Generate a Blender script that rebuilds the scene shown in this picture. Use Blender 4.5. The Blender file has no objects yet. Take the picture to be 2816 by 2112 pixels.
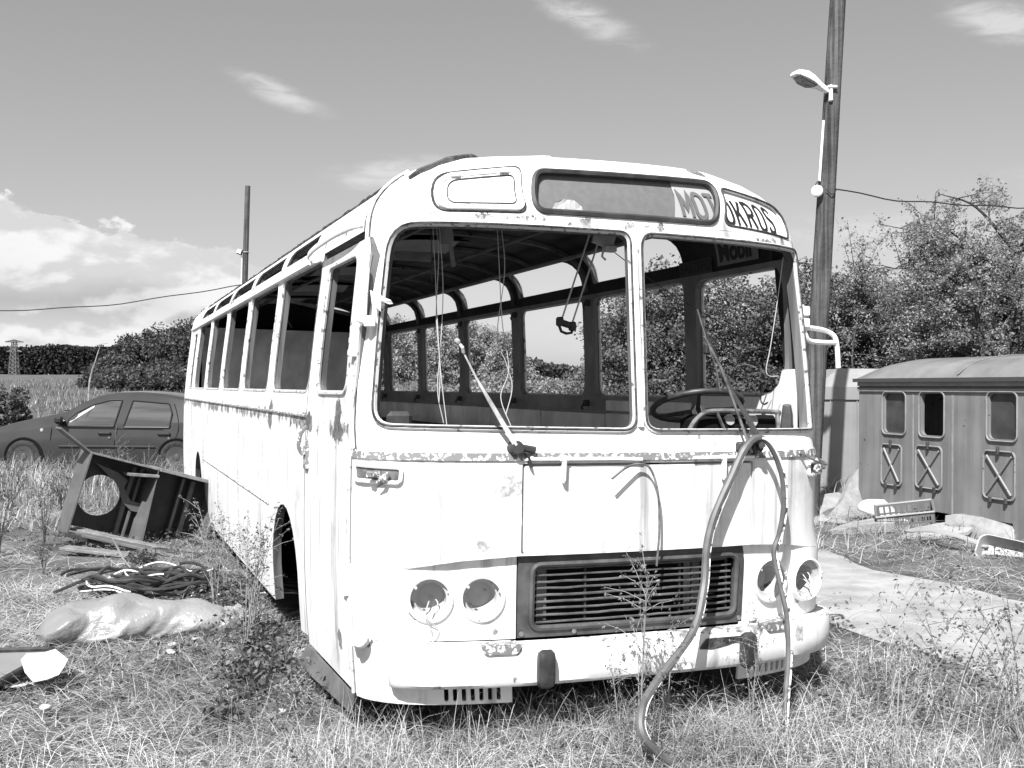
import bpy, math, random
import numpy as np
from mathutils import Vector, Matrix
from mathutils.geometry import delaunay_2d_cdt
random.seed(7); RNG = np.random.default_rng(7)
S = bpy.context.scene
COL = S.collection
R = math.radians

# ------------------------------------------------------------------ camera
cam_d = bpy.data.cameras.new('camera'); cam = bpy.data.objects.new('camera', cam_d); COL.objects.link(cam)
cam_d.sensor_width = 36.0; cam_d.lens = 36.37; cam_d.clip_end = 4000; cam_d.clip_start = 0.05
cam.matrix_world = Matrix.Translation((0, 0, 1.6)) @ Matrix.Rotation(R(90.225), 4, 'X') @ Matrix.Rotation(0.0068, 4, 'Z')
S.camera = cam

# ------------------------------------------------------------------ sun, sky, exposure
SUN_EL = 50.0
SUN_TRAVEL = Vector((0.327 * math.cos(R(SUN_EL)), 0.945 * math.cos(R(SUN_EL)), -math.sin(R(SUN_EL))))
sl = bpy.data.lights.new('sun', 'SUN'); sl.energy = 4.6; sl.angle = R(0.5); sl.color = (1.0, 1.0, 1.0)
so = bpy.data.objects.new('sun', sl); COL.objects.link(so)
so.rotation_euler = SUN_TRAVEL.to_track_quat('-Z', 'Y').to_euler(); so.location = (-8, -20, 30)
S.view_settings.view_transform = 'Standard'; S.view_settings.look = 'None'
S.view_settings.exposure = 1.1; S.view_settings.gamma = 1.0
S.view_settings.use_curve_mapping = False
S.render.resolution_x = 1024; S.render.resolution_y = 768

class NT:
    """small node-tree helper"""
    def __init__(s, tree): s.t = tree; s.n = tree.nodes; s.l = tree.links
    def add(s, typ, **kw):
        nd = s.n.new(typ)
        for k, v in kw.items(): setattr(nd, k, v)
        return nd
    def put(s, sock, v):
        if isinstance(v, bpy.types.NodeSocket): s.l.new(v, sock)
        elif v is not None: sock.default_value = v
    def m(s, op, a, b=None, c=None, clamp=False):
        nd = s.add('ShaderNodeMath', operation=op); nd.use_clamp = clamp
        s.put(nd.inputs[0], a)
        if b is not None: s.put(nd.inputs[1], b)
        if c is not None: s.put(nd.inputs[2], c)
        return nd.outputs[0]
    def xyz(s, v):
        nd = s.add('ShaderNodeSeparateXYZ'); s.put(nd.inputs[0], v); return nd.outputs
    def comb(s, x, y, z):
        nd = s.add('ShaderNodeCombineXYZ')
        for i, q in enumerate((x, y, z)): s.put(nd.inputs[i], q)
        return nd.outputs[0]
    def vmul(s, v, t):
        nd = s.add('ShaderNodeVectorMath', operation='MULTIPLY'); s.put(nd.inputs[0], v); nd.inputs[1].default_value = t
        return nd.outputs[0]
    def noise(s, vec, scale, detail=4, rough=0.55, dist=0.0):
        nd = s.add('ShaderNodeTexNoise'); s.put(nd.inputs['Vector'], vec)
        nd.inputs['Scale'].default_value = scale; nd.inputs['Detail'].default_value = detail
        nd.inputs['Roughness'].default_value = rough; nd.inputs['Distortion'].default_value = dist
        return nd.outputs[0]
    def step(s, v, a, b, lo=0.0, hi=1.0):
        nd = s.add('ShaderNodeMapRange', interpolation_type='SMOOTHSTEP'); s.put(nd.inputs[0], v)
        nd.inputs[1].default_value = a; nd.inputs[2].default_value = b; nd.inputs[3].default_value = lo; nd.inputs[4].default_value = hi
        return nd.outputs[0]
    def mix(s, f, a, b):
        nd = s.add('ShaderNodeMix', data_type='FLOAT'); s.put(nd.inputs[0], f); s.put(nd.inputs[2], a); s.put(nd.inputs[3], b)
        return nd.outputs[0]

def build_world():
    w = bpy.data.worlds.new('World'); S.world = w; w.use_nodes = True
    t = NT(w.node_tree); w.node_tree.nodes.clear()
    sky = t.add('ShaderNodeTexSky', sky_type='NISHITA'); sky.sun_disc = False
    sky.sun_elevation = R(SUN_EL)
    sky.sun_rotation = math.atan2(-SUN_TRAVEL.x, -SUN_TRAVEL.y)
    sky.air_density = 1.0; sky.dust_density = 1.2; sky.ozone_density = 1.0
    bw = t.add('ShaderNodeRGBToBW'); t.l.new(sky.outputs[0], bw.inputs[0])
    tc = t.add('ShaderNodeTexCoord'); d = tc.outputs['Generated']
    x, y, z = t.xyz(d)
    az = t.m('MULTIPLY', t.m('ARCTAN2', x, y), 57.2958)
    el = t.m('MULTIPLY', t.m('ARCSINE', z), 57.2958)
    P = t.comb(az, el, 0.0)
    # cumulus bank: height of its top depends on the azimuth
    big = t.noise(t.vmul(P, (0.16, 0.30, 1)), 1.0, 7, 0.52, 0.1)
    fine = t.noise(t.vmul(P, (0.55, 0.8, 1)), 1.0, 6, 0.6)
    up = t.noise(t.vmul(t.comb(t.m('ADD', az, 0.25), t.m('SUBTRACT', el, 0.55), 0.0), (0.16, 0.30, 1)), 1.0, 7, 0.52, 0.1)
    da = t.m('ADD', az, 27.0)
    prof = t.m('SUBTRACT', t.m('SUBTRACT', 9.0, t.m('MULTIPLY', t.m('MULTIPLY', da, da), 0.016)), el)
    lump = t.m('MULTIPLY', t.m('SUBTRACT', big, 0.5), 6.0)
    lump = t.m('ADD', lump, t.m('MULTIPLY', t.m('SUBTRACT', fine, 0.5), 2.6))
    dens = t.step(t.m('ADD', prof, lump), 0.0, 0.32)
    azm = t.m('MULTIPLY', t.step(az, -70, -45), t.step(az, 8, -9))
    dens = t.m('MULTIPLY', dens, azm)
    dens = t.m('MULTIPLY', dens, t.step(el, -0.5, 1.0, 0.55, 1.0))
    lit = t.step(t.m('SUBTRACT', big, up), -0.045, 0.07)          # puffs lit from above
    band = t.step(t.m('ADD', prof, t.m('MULTIPLY', t.m('SUBTRACT', big, 0.5), 5.0)), 2.2, 4.6, 1.0, 0.0)
    band2 = t.m('MULTIPLY', t.step(el, 4.6, 2.6), 0.85)
    br = t.m('ADD', t.m('MULTIPLY', lit, 0.55), t.m('MULTIPLY', t.m('MAXIMUM', band, band2), 0.45), clamp=True)
    cumulus = t.mix(br, 3.0, 5.6)
    # thin wisps: azimuth, elevation, half lengths, tilt, strength
    wsum = None
    streak = t.noise(t.vmul(P, (0.35, 1.5, 1)), 1.0, 6, 0.62, 0.6)
    for (a0, e0, ha, he, tilt, st) in ((-12.7, 15.4, 2.8, 0.7, -0.32, 0.9), (-6.2, 11.6, 4.2, 0.95, 0.10, 1.0), (3.9, 19.7, 3.2, 0.9, -0.38, 0.95),
                                       (25.2, 18.0, 2.6, 1.0, -0.3, 1.1), (20.5, 8.0, 7.5, 1.5, -0.02, 0.8), (30, 10.5, 8, 1.2, 0.0, 0.5), (-27.5, 16.6, 1.4, .7, -.9, .5),
                                       (14.0, 3.4, 17, 2.0, 0.0, 0.8), (-40, 20, 7, 1.4, .2, .8), (45, 16, 7, 1.4, -.2, .8)):
        da = t.m('SUBTRACT', az, a0); de = t.m('SUBTRACT', t.m('SUBTRACT', el, e0), t.m('MULTIPLY', da, tilt))
        q = t.m('ADD', t.m('POWER', t.m('DIVIDE', da, ha), 2.0), t.m('POWER', t.m('DIVIDE', de, he), 2.0))
        g = t.m('MULTIPLY', t.m('EXPONENT', t.m('MULTIPLY', q, -1.0)), st)
        wsum = g if wsum is None else t.m('MAXIMUM', wsum, g)
    wisp = t.step(t.m('MULTIPLY', wsum, t.m('ADD', t.m('MULTIPLY', streak, 1.7), -0.15)), 0.12, 0.85, 0.0, 0.8)
    base = t.m('MULTIPLY', t.m('POWER', bw.outputs[0], 0.78), 1.10)
    a = t.mix(wisp, base, 4.6)
    b = t.mix(t.m('MULTIPLY', dens, 0.97), a, cumulus)
    bg = t.add('ShaderNodeBackground'); bg.inputs['Strength'].default_value = 0.08
    t.l.new(b, bg.inputs[0])
    out = t.add('ShaderNodeOutputWorld'); t.l.new(bg.outputs[0], out.inputs[0])
build_world()

# ------------------------------------------------------------------ materials (the photograph is black and white)
def g3(v): return (v, v, v, 1.0)
def mat(name, base, rough=0.6, spec=0.3, metal=0.0, var=None, chips=None, bump=None, streak=None, trans=0.0, coat=0.0):
    """grey Principled material. var=(scale, lo, hi) multiplies the base, chips=(scale, threshold, width, value) flakes,
    streak=(scale xyz, lo) vertical dirt, bump=(scale, strength)"""
    m = bpy.data.materials.new(name); m.use_nodes = True
    t = NT(m.node_tree); p = m.node_tree.nodes['Principled BSDF']
    P = t.add('ShaderNodeTexCoord').outputs['Object']
    c = base
    if var: c = t.m('MULTIPLY', t.step(t.noise(P, var[0], 5, 0.6), 0.3, 0.7, var[1], var[2]), c)
    if streak: c = t.m('MULTIPLY', t.step(t.noise(t.vmul(P, streak[0]), 1.0, 4, 0.6), 0.35, 0.62, streak[1], 1.0), c)
    if chips: c = t.mix(t.step(t.noise(P, chips[0], 6, 0.62), chips[1], chips[1] + chips[2]), c, chips[3])
    if isinstance(c, bpy.types.NodeSocket):
        cb = t.comb(c, c, c); t.l.new(cb, p.inputs['Base Color'])
    else: p.inputs['Base Color'].default_value = g3(c)
    p.inputs['Roughness'].default_value = rough; p.inputs['Specular IOR Level'].default_value = spec
    p.inputs['Metallic'].default_value = metal; p.inputs['Coat Weight'].default_value = coat
    if trans: p.inputs['Subsurface Weight'].default_value = 0.0
    if bump:
        b = t.add('ShaderNodeBump'); b.inputs['Strength'].default_value = bump[1]; b.inputs['Distance'].default_value = 0.02
        t.l.new(t.noise(P, bump[0], 5, 0.6), b.inputs['Height']); t.l.new(b.outputs[0], p.inputs['Normal'])
    return m
def leaf_mat(name, base, rough=0.5, tl=0.35, spec=0.35):
    m = bpy.data.materials.new(name); m.use_nodes = True
    t = NT(m.node_tree); p = m.node_tree.nodes['Principled BSDF']
    P = t.add('ShaderNodeTexCoord').outputs['Object']
    c = t.m('MULTIPLY', t.step(t.noise(P, 0.9, 3), 0.3, 0.7, 0.7, 1.35), base)
    p.inputs['Roughness'].default_value = rough; p.inputs['Specular IOR Level'].default_value = spec
    t.l.new(t.comb(c, c, c), p.inputs['Base Color'])
    tr = t.add('ShaderNodeBsdfTranslucent'); t.l.new(t.comb(c, c, c), tr.inputs[0])
    mx = t.add('ShaderNodeMixShader'); mx.inputs[0].default_value = tl
    t.l.new(p.outputs[0], mx.inputs[1]); t.l.new(tr.outputs[0], mx.inputs[2])
    t.l.new(mx.outputs[0], m.node_tree.nodes['Material Output'].inputs[0])
    return m
def paint_mat(name, zc, zw, dens, base=0.74, spots=()):
    """old white paint: chips gather round the height zc (bus coordinates), faint run-off streaks elsewhere"""
    m = bpy.data.materials.new(name); m.use_nodes = True
    t = NT(m.node_tree); p = m.node_tree.nodes['Principled BSDF']
    P = t.add('ShaderNodeTexCoord').outputs['Object']
    x, y, z = t.xyz(P)
    st = t.step(t.noise(t.vmul(P, (14, 14, 0.7)), 1.0, 4, 0.6), 0.5, 0.76, 1.0, 0.42)
    dirt = t.step(t.noise(P, 2.3, 5, 0.65), 0.5, 0.78, 1.0, 0.6)
    c = t.m('MULTIPLY', t.m('MULTIPLY', st, dirt), base)
    q = t.m('DIVIDE', t.m('SUBTRACT', z, zc), zw)
    zone = t.m('EXPONENT', t.m('MULTIPLY', t.m('MULTIPLY', q, q), -1.0))
    n1 = t.noise(t.vmul(P, (7, 7, 5)), 1.0, 7, 0.68, 0.4)
    n2 = t.noise(P, 1.3, 2, 0.5)
    thr = t.m('SUBTRACT', 0.76, t.m('MULTIPLY', zone, t.m('MULTIPLY', n2, dens)))
    ch = t.step(t.m('SUBTRACT', n1, thr), 0.0, 0.03)
    cv = t.step(t.noise(P, 30, 3), 0.3, 0.7, 0.08, 0.32)
    c = t.mix(ch, c, cv)
    for (sx, sy, sz_, sr, sv) in spots:       # single flaked or stained places
        dv = t.add('ShaderNodeVectorMath', operation='DISTANCE'); t.put(dv.inputs[0], P); dv.inputs[1].default_value = (sx, sy, sz_)
        k = t.m('ADD', t.m('DIVIDE', dv.outputs['Value'], sr), t.m('MULTIPLY', t.m('SUBTRACT', t.noise(P, 9, 5, .65), .5), 3.2))
        c = t.mix(t.step(k, 1.0, .82), c, t.m('MULTIPLY', t.step(t.noise(P, 45, 3), .3, .7, .6, 1.4), sv))
    t.l.new(t.comb(c, c, c), p.inputs['Base Color'])
    p.inputs['Roughness'].default_value = 0.5; p.inputs['Specular IOR Level'].default_value = 0.25
    b = t.add('ShaderNodeBump'); b.inputs['Strength'].default_value = 0.25; b.inputs['Distance'].default_value = 0.006
    t.l.new(t.m('SUBTRACT', t.noise(P, 5, 4), ch), b.inputs['Height']); t.l.new(b.outputs[0], p.inputs['Normal'])
    return m
PAINT = paint_mat('white_side_paint', 1.39, 0.075, 0.62, spots=((-1.25, 1.25, 1.40, .06, .12), (-1.25, .5, 1.41, .10, .12), (-1.25, 2.6, 1.40, .09, .15), (-1.23, .45, .38, .05, .2)))
PAINTF = paint_mat('white_front_paint', 1.30, 0.045, 0.42, spots=((-.62, -.17, 1.16, .055, .45), (-.74, -.15, .90, .035, .4), (-1.02, -.06, .60, .03, .15), (-.66, -.12, .50, .02, .2), (.55, -.18, 1.22, .03, .4), (1.0, -.06, .52, .03, .35)))
PAINTC = paint_mat('white_cap_paint', 2.38, 0.05, 0.42, spots=((-.70, .06, 2.395, .03, .1), (.1, .15, 2.70, .04, .15), (.5, .2, 2.70, .06, .15), (-.25, .0, 1.345, .05, .3), (.35, -.13, 1.35, .04, .3)))
PAINTB = paint_mat('white_bumper_paint', 0.46, 0.05, 0.46, spots=((-.62, -.27, .32, .025, .3), (.2, -.30, .31, .03, .35), (-.95, -.17, .22, .06, .3), (.95, -.2, .40, .04, .4)))
TRIM = mat('peeling_trim', 0.75, 0.6, chips=(42, 0.42, 0.06, 0.17))
REVEAL = mat('window_reveal', 0.13, 0.6, streak=((20, 20, .8), .45), chips=(14, .62, .05, .08))
SEAL = mat('dirty_seal', 0.5, 0.6, chips=(22, 0.56, 0.06, 0.12))
RUST = mat('rusty_felt', 0.06, 0.9, 0.1, var=(12, 0.5, 1.8), bump=(30, 0.8))
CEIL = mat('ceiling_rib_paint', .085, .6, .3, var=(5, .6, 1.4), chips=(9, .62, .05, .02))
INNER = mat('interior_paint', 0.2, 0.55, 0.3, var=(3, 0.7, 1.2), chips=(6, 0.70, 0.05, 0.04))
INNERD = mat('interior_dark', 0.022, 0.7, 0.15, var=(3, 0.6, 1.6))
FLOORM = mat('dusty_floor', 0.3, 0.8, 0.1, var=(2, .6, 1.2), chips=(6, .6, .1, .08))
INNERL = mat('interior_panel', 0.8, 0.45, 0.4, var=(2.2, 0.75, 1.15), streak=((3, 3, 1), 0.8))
CABW = mat('cab_white', 0.7, 0.5, var=(3, 0.85, 1.0))
DARK = mat('dark_metal', 0.035, 0.55, 0.35, var=(9, 0.7, 1.7))
GRILLE = mat('grille_metal', 0.065, 0.5, 0.4, var=(10, 0.6, 1.4), chips=(14, 0.70, 0.05, 0.25))
BLACK = mat('black_void', 0.008, 0.8, 0.1)
RUBBER = mat('black_rubber', 0.025, 0.45, 0.45, var=(14, 0.7, 1.8))
RUBBERG = mat('grey_rubber', 0.085, 0.5, 0.4, var=(10, 0.8, 1.4))
RUBBERW = mat('white_edge', 0.75, 0.5, chips=(26, 0.54, 0.04, 0.04))
CHROME = mat('dull_chrome', 0.6, 0.22, 0.5, metal=1.0, var=(20, 0.6, 1.1))
STEEL = mat('dirty_steel', 0.16, 0.4, 0.5, metal=0.3, var=(20, 0.5, 1.5))
WHITEP = mat('white_enamel', 0.8, 0.4, 0.4, chips=(18, 0.68, 0.04, 0.15))
GREYP = mat('grey_paint', 0.36, 0.5, var=(4, 0.8, 1.15))
GLASSD = mat('dusty_glass', 0.13, 0.5, 0.3, var=(30, 0.92, 1.08))
SIGNB = mat('sign_backing', 0.85, 0.6)
SIGNG = mat('sign_behind_glass', 0.33, 0.45, coat=0.2)
INKG = mat('faded_ink', 0.12, 0.6); INK = mat('black_ink', 0.02, 0.6)
DECAL = mat('decal_grey', 0.2, 0.5); DECALD = mat('decal_dark', 0.012, 0.5)
WIREW = mat('pale_wire', 0.45, 0.5); WIRED = mat('dark_wire', 0.03, 0.5)

# ------------------------------------------------------------------ object helpers
def link(name, me, parent=None):
    o = bpy.data.objects.new(name, me); COL.objects.link(o)
    if parent is not None: o.parent = parent
    return o
def tag(o, label=None, cat=None, group=None, kind=None):
    if label: o['label'] = label
    if cat: o['category'] = cat
    if group: o['group'] = group
    if kind: o['kind'] = kind
    return o
def thing(name, label, cat, loc=(0, 0, 0), rot=(0, 0, 0), group=None):
    o = link(name, None); o.location = loc; o.rotation_euler = rot
    return tag(o, label, cat, group)
class MB:
    def __init__(s): s.v = []; s.f = []; s.mi = []
    def add(s, vs, fs, mi=0):
        k = len(s.v); s.v += [tuple(map(float, p)) for p in vs]; s.f += [tuple(i + k for i in f) for f in fs]; s.mi += [mi] * len(fs)
        return s
    def box(s, c, d, rot=None, mi=0, bev=0.0):
        x, y, z = d[0] / 2, d[1] / 2, d[2] / 2
        if bev <= 0:
            vs = [Vector((a * x, b * y, e * z)) for a in (-1, 1) for b in (-1, 1) for e in (-1, 1)]
            fs = [(0, 1, 3, 2), (4, 6, 7, 5), (0, 4, 5, 1), (2, 3, 7, 6), (0, 2, 6, 4), (1, 5, 7, 3)]
        else:
            b = min(bev, x * .95, y * .95, z * .95); vs = []; fs = []
            idx = {}
            for a in (-1, 1):
                for e in (-1, 1):
                    for g in (-1, 1):
                        for k, q in enumerate(((x, y - b, z - b), (x - b, y, z - b), (x - b, y - b, z))):
                            idx[(a, e, g, k)] = len(vs); vs.append(Vector((a * q[0], e * q[1], g * q[2])))
            I = lambda a, e, g, k: idx[(a, e, g, k)]
            for a in (-1, 1):
                fs.append((I(a, -1, -1, 0), I(a, 1, -1, 0), I(a, 1, 1, 0), I(a, -1, 1, 0))[::a])
                fs.append((I(-1, a, -1, 1), I(-1, a, 1, 1), I(1, a, 1, 1), I(1, a, -1, 1))[::a])
                fs.append((I(-1, -1, a, 2), I(1, -1, a, 2), I(1, 1, a, 2), I(-1, 1, a, 2))[::a])
                for e in (-1, 1):
                    w = a * e
                    fs.append((I(a, e, -1, 0), I(a, e, -1, 1), I(a, e, 1, 1), I(a, e, 1, 0))[::w])
                    fs.append((I(a, -1, e, 0), I(a, 1, e, 0), I(a, 1, e, 2), I(a, -1, e, 2))[::w])
                    fs.append((I(-1, a, e, 1), I(-1, a, e, 2), I(1, a, e, 2), I(1, a, e, 1))[::w])
                    for g in (-1, 1): fs.append((I(a, e, g, 0), I(a, e, g, 1), I(a, e, g, 2))[::w * g])
        M = rot if rot is not None else Matrix.Identity(3)
        if not isinstance(M, Matrix): M = Matrix.Rotation(M, 3, 'Z')
        cc = Vector(c)
        return s.add([cc + M.to_3x3() @ v for v in vs], fs, mi)
    def tube(s, pts, r, n=8, mi=0, closed=False, flat=1.0):
        pts = [Vector(p) for p in pts]; m = len(pts)
        rr = r if isinstance(r, (list, tuple)) else [r] * m
        vs = []; up = None
        for i, p in enumerate(pts):
            a = pts[(i - 1) % m] if (closed or i > 0) else p
            b = pts[(i + 1) % m] if (closed or i < m - 1) else p
            t = (b - a)
            t = t.normalized() if t.length > 1e-9 else Vector((0, 0, 1))
            if up is None: up = Vector((0, 0, 1)) if abs(t.z) < 0.9 else Vector((0, 1, 0))
            u = (up - t * up.dot(t))
            u = u.normalized() if u.length > 1e-6 else t.orthogonal().normalized()
            w = t.cross(u); up = u
            for k in range(n):
                an = 2 * math.pi * k / n
                vs.append(p + (u * math.cos(an) + w * math.sin(an) * flat) * rr[i])
        fs = []
        for i in range(m if closed else m - 1):
            j = (i + 1) % m
            for k in range(n): fs.append((i * n + k, i * n + (k + 1) % n, j * n + (k + 1) % n, j * n + k))
        if not closed: fs += [tuple(range(n))[::-1], tuple((m - 1) * n + k for k in range(n))]
        return s.add(vs, fs, mi)
    def lathe(s, prof, origin=(0, 0, 0), axis=(0, 0, 1), n=24, mi=0, cap=False):
        ax = Vector(axis).normalized(); u = ax.orthogonal().normalized(); w = ax.cross(u); o = Vector(origin)
        vs = []; fs = []
        for (r, h) in prof:
            for k in range(n):
                a = 2 * math.pi * k / n; vs.append(o + ax * h + (u * math.cos(a) + w * math.sin(a)) * r)
        for i in range(len(prof) - 1):
            for k in range(n): fs.append((i * n + k, i * n + (k + 1) % n, (i + 1) * n + (k + 1) % n, (i + 1) * n + k))
        if cap: fs += [tuple(range(n))[::-1], tuple((len(prof) - 1) * n + k for k in range(n))]
        return s.add(vs, fs, mi)
    def quad(s, a, b, c, d, mi=0): return s.add([a, b, c, d], [(0, 1, 2, 3)], mi)
    def build(s, name, mats, parent=None, smooth=True, ang=35):
        me = bpy.data.meshes.new(name); me.from_pydata(s.v, [], s.f); me.update()
        for m_ in (mats if isinstance(mats, (list, tuple)) else [mats]): me.materials.append(m_)
        if any(s.mi): me.polygons.foreach_set('material_index', s.mi)
        if smooth:
            me.polygons.foreach_set('use_smooth', [True] * len(me.polygons)); me.set_sharp_from_angle(angle=R(ang))
        return link(name, me, parent)
def spline(pts, n=8):
    """Catmull-Rom through pts"""
    P = [Vector(p) for p in pts]; out = []
    for i in range(len(P) - 1):
        a = P[i - 1] if i else P[i] * 2 - P[i + 1]; b, c = P[i], P[i + 1]; d = P[i + 2] if i + 2 < len(P) else c * 2 - b
        for k in range(n):
            t = k / n
            out.append(0.5 * ((2 * b) + (c - a) * t + (2 * a - 5 * b + 4 * c - d) * t * t + (3 * b - a - 3 * c + d) * t ** 3))
    out.append(P[-1]); return out
def inpoly(pts, poly):
    x, y = pts[:, 0], pts[:, 1]; r = np.zeros(len(pts), bool); j = len(poly) - 1
    for i in range(len(poly)):
        xi, yi = poly[i]; xj, yj = poly[j]
        if yi != yj: r ^= ((yi > y) != (yj > y)) & (x < (xj - xi) * (y - yi) / (yj - yi) + xi)
        j = i
    return r
def resample(loop, step):
    out = []
    for i in range(len(loop)):
        a, b = np.array(loop[i], float), np.array(loop[(i + 1) % len(loop)], float)
        k = max(1, int(math.ceil(np.linalg.norm(b - a) / step)))
        for q in range(k): out.append(tuple(a + (b - a) * q / k))
    return out
def tri2d(outline, holes=(), step=0.1):
    loops = [resample(outline, step)] + [resample(h, step * .7) for h in holes]
    v = []; e = []
    for lp in loops:
        k = len(v); v += lp; e += [(k + i, k + (i + 1) % len(lp)) for i in range(len(lp))]
    A = np.array(v); lo, hi = A.min(0), A.max(0)
    gx, gy = np.meshgrid(np.arange(lo[0] + step * .5, hi[0], step), np.arange(lo[1] + step * .5, hi[1], step))
    G = np.stack([gx.ravel(), gy.ravel()], 1)
    if len(G):
        ok = inpoly(G, loops[0])
        for h in loops[1:]: ok &= ~inpoly(G, h)
        G = G[ok]
        if len(G):
            dd = ((G[:, None, :] - A[None, :, :]) ** 2).sum(2).min(1); G = G[dd > (step * .45) ** 2]
    vv = [Vector(p) for p in v] + [Vector((float(p[0]), float(p[1]))) for p in G]
    rv, re, rf, *_ = delaunay_2d_cdt(vv, e, [], 0, 1e-6)
    rv = np.array([tuple(p) for p in rv]); rf = [f for f in rf if len(f) == 3]
    C = np.array([rv[list(f)].mean(0) for f in rf])
    ok = inpoly(C, loops[0])
    for h in loops[1:]: ok &= ~inpoly(C, h)
    out = []
    for f, k in zip(rf, ok):
        if k:
            a, b, c = rv[list(f)]
            out.append(tuple(f) if (b[0] - a[0]) * (c[1] - a[1]) - (b[1] - a[1]) * (c[0] - a[0]) > 0 else (f[0], f[2], f[1]))
    return rv, out
def shell(mb, outline, holes, fmap, thick, step=0.1, mo=0, mi=1, mr=0, flip=False):
    """a curved sheet with holes: 2D outline -> fmap(p, depth) -> 3D, with real thickness"""
    rv, tr = tri2d(outline, holes, step); used = sorted({i for f in tr for i in f}); ix = {u: k for k, u in enumerate(used)}
    n = len(used)
    vo = [fmap(rv[u], 0.0) for u in used]; vi = [fmap(rv[u], thick) for u in used]
    F = [tuple(ix[i] for i in f) for f in tr]
    if flip: F = [f[::-1] for f in F]
    cnt = {}
    for f in F:
        for k in range(3):
            a, b = f[k], f[(k + 1) % 3]; cnt[(a, b)] = cnt.get((a, b), 0) + 1
    rim = [(a, b) for (a, b) in cnt if (b, a) not in cnt]
    k0 = len(mb.v); mb.add(vo, F, mo)
    k1 = len(mb.v); mb.add(vi, [f[::-1] for f in F], mi)
    for a, b in rim: mb.f.append((k0 + b, k0 + a, k1 + a, k1 + b)); mb.mi.append(mr)
    return mb
def rrect(x0, y0, x1, y1, r, n=5):
    r = r if isinstance(r, (list, tuple)) else [r] * 4
    out = []
    for (cx, cy, a0, q) in ((x0 + r[0], y0 + r[0], 180, r[0]), (x1 - r[1], y0 + r[1], 270, r[1]), (x1 - r[2], y1 - r[2], 0, r[2]), (x0 + r[3], y1 - r[3], 90, r[3])):
        for k in range(n + 1):
            a = R(a0 + 90 * k / n); out.append((cx + q * math.cos(a), cy + q * math.sin(a)))
    return out
def roundpoly(pts, r, n=4):
    """round the corners of a polygon; r one value or one per corner"""
    out = []; m = len(pts)
    for i in range(m):
        p, a, b = (np.array(q, float) for q in (pts[i], pts[i - 1], pts[(i + 1) % m]))
        rr = r[i] if isinstance(r, (list, tuple)) else r
        da, db = np.linalg.norm(a - p), np.linalg.norm(b - p); q = min(rr, da * .48, db * .48)
        A, B = p + (a - p) / da * q, p + (b - p) / db * q
        for k in range(n + 1):
            t = k / n; out.append(tuple((1 - t) ** 2 * A + 2 * t * (1 - t) * p + t * t * B))
    return out
def circle(cx, cy, r, n=28): return [(cx + r * math.cos(2 * math.pi * k / n), cy + r * math.sin(2 * math.pi * k / n)) for k in range(n)]
def text_mesh(body, size, bold=0.0, sx=1.0):
    cu = bpy.data.curves.new('lettering', 'FONT'); cu.body = body; cu.size = size; cu.offset = bold; cu.resolution_u = 4
    o = bpy.data.objects.new('lettering', cu); COL.objects.link(o); bpy.context.view_layer.update()
    me = bpy.data.meshes.new_from_object(o.evaluated_get(bpy.context.evaluated_depsgraph_get()))
    import bmesh
    bm = bmesh.new(); bm.from_mesh(me); bmesh.ops.triangulate(bm, faces=bm.faces[:]); bmesh.ops.subdivide_edges(bm, edges=bm.edges[:], cuts=2, use_grid_fill=True); bmesh.ops.triangulate(bm, faces=bm.faces[:]); bm.to_mesh(me); bm.free()
    vs = [(v.co.x * sx, v.co.y) for v in me.vertices]; fs = [tuple(p.vertices) for p in me.polygons]
    bpy.data.objects.remove(o); bpy.data.curves.remove(cu); bpy.data.meshes.remove(me)
    return vs, fs
# ================================================================== THE BUS (local axes: x across, y rearwards, z up)
bus = thing('bus', 'derelict white coach with empty windscreen frames and peeling paint, nose towards the viewer', 'bus')
bus.matrix_world = Matrix(((math.cos(.383) * math.cos(.0096), -math.sin(.383), math.cos(.383) * math.sin(.0096), .4975),
                           (math.sin(.383) * math.cos(.0096), math.cos(.383), math.sin(.383) * math.sin(.0096), 4.994),
                           (-math.sin(.0096), 0, math.cos(.0096), 0), (0, 0, 0, 1)))
PROF = spline([(p[0], 0, p[1]) for p in ((1.21, .15), (1.235, .45), (1.25, .85), (1.25, 1.30), (1.245, 1.48), (1.215, 1.85), (1.175, 2.22), (1.168, 2.32), (1.152, 2.42), (1.11, 2.52), (1.02, 2.61),
                                          (.90, 2.68), (.72, 2.738), (.45, 2.775), (.2, 2.792), (0, 2.797))], 12)
PV = np.array([p.x for p in PROF]); PZ = np.array([p.z for p in PROF])
PQ = np.concatenate([[0], np.cumsum(np.hypot(np.diff(PV), np.diff(PZ)))]); QT = PQ[-1]
def q_of_z(z): return float(np.interp(z, PZ, PQ))
def hw(z): return float(np.interp(z, PZ, PV))
def skew(v, z): return v * (1 + .042 * max(0, min(1.3, (z - 1.4) / .9)) + .026 * max(0, min(1, (.84 - z) / .06))) if v > 0 else v
def lift(v, z): return .028 * v * max(0, min(1, (z - 2.32) / .2))
def side_pt(u, q, depth, sgn):
    """point of the body section; q runs from the skirt over the roof and may pass the centre line"""
    if q > QT: q = 2 * QT - q; sgn = -sgn
    v, z = np.interp(q, PQ, PV), np.interp(q, PQ, PZ)
    e = .02; a, b = max(q - e, 0), min(q + e, QT)
    tv, tz = np.interp(b, PQ, PV) - np.interp(a, PQ, PV), np.interp(b, PQ, PZ) - np.interp(a, PQ, PZ)
    if q > QT - e: tv, tz = -1.0, 0.0
    l = math.hypot(tv, tz); nv, nz = tz / l, -tv / l
    return (skew(sgn * (v - nv * depth), z), u, z - nz * depth + lift(sgn * v, z))
def smap(sgn, off=0.0): return lambda p, d: side_pt(p[0], p[1], d - off, sgn)
def uz(pts): return [(u, q_of_z(z)) for u, z in pts]
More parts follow.
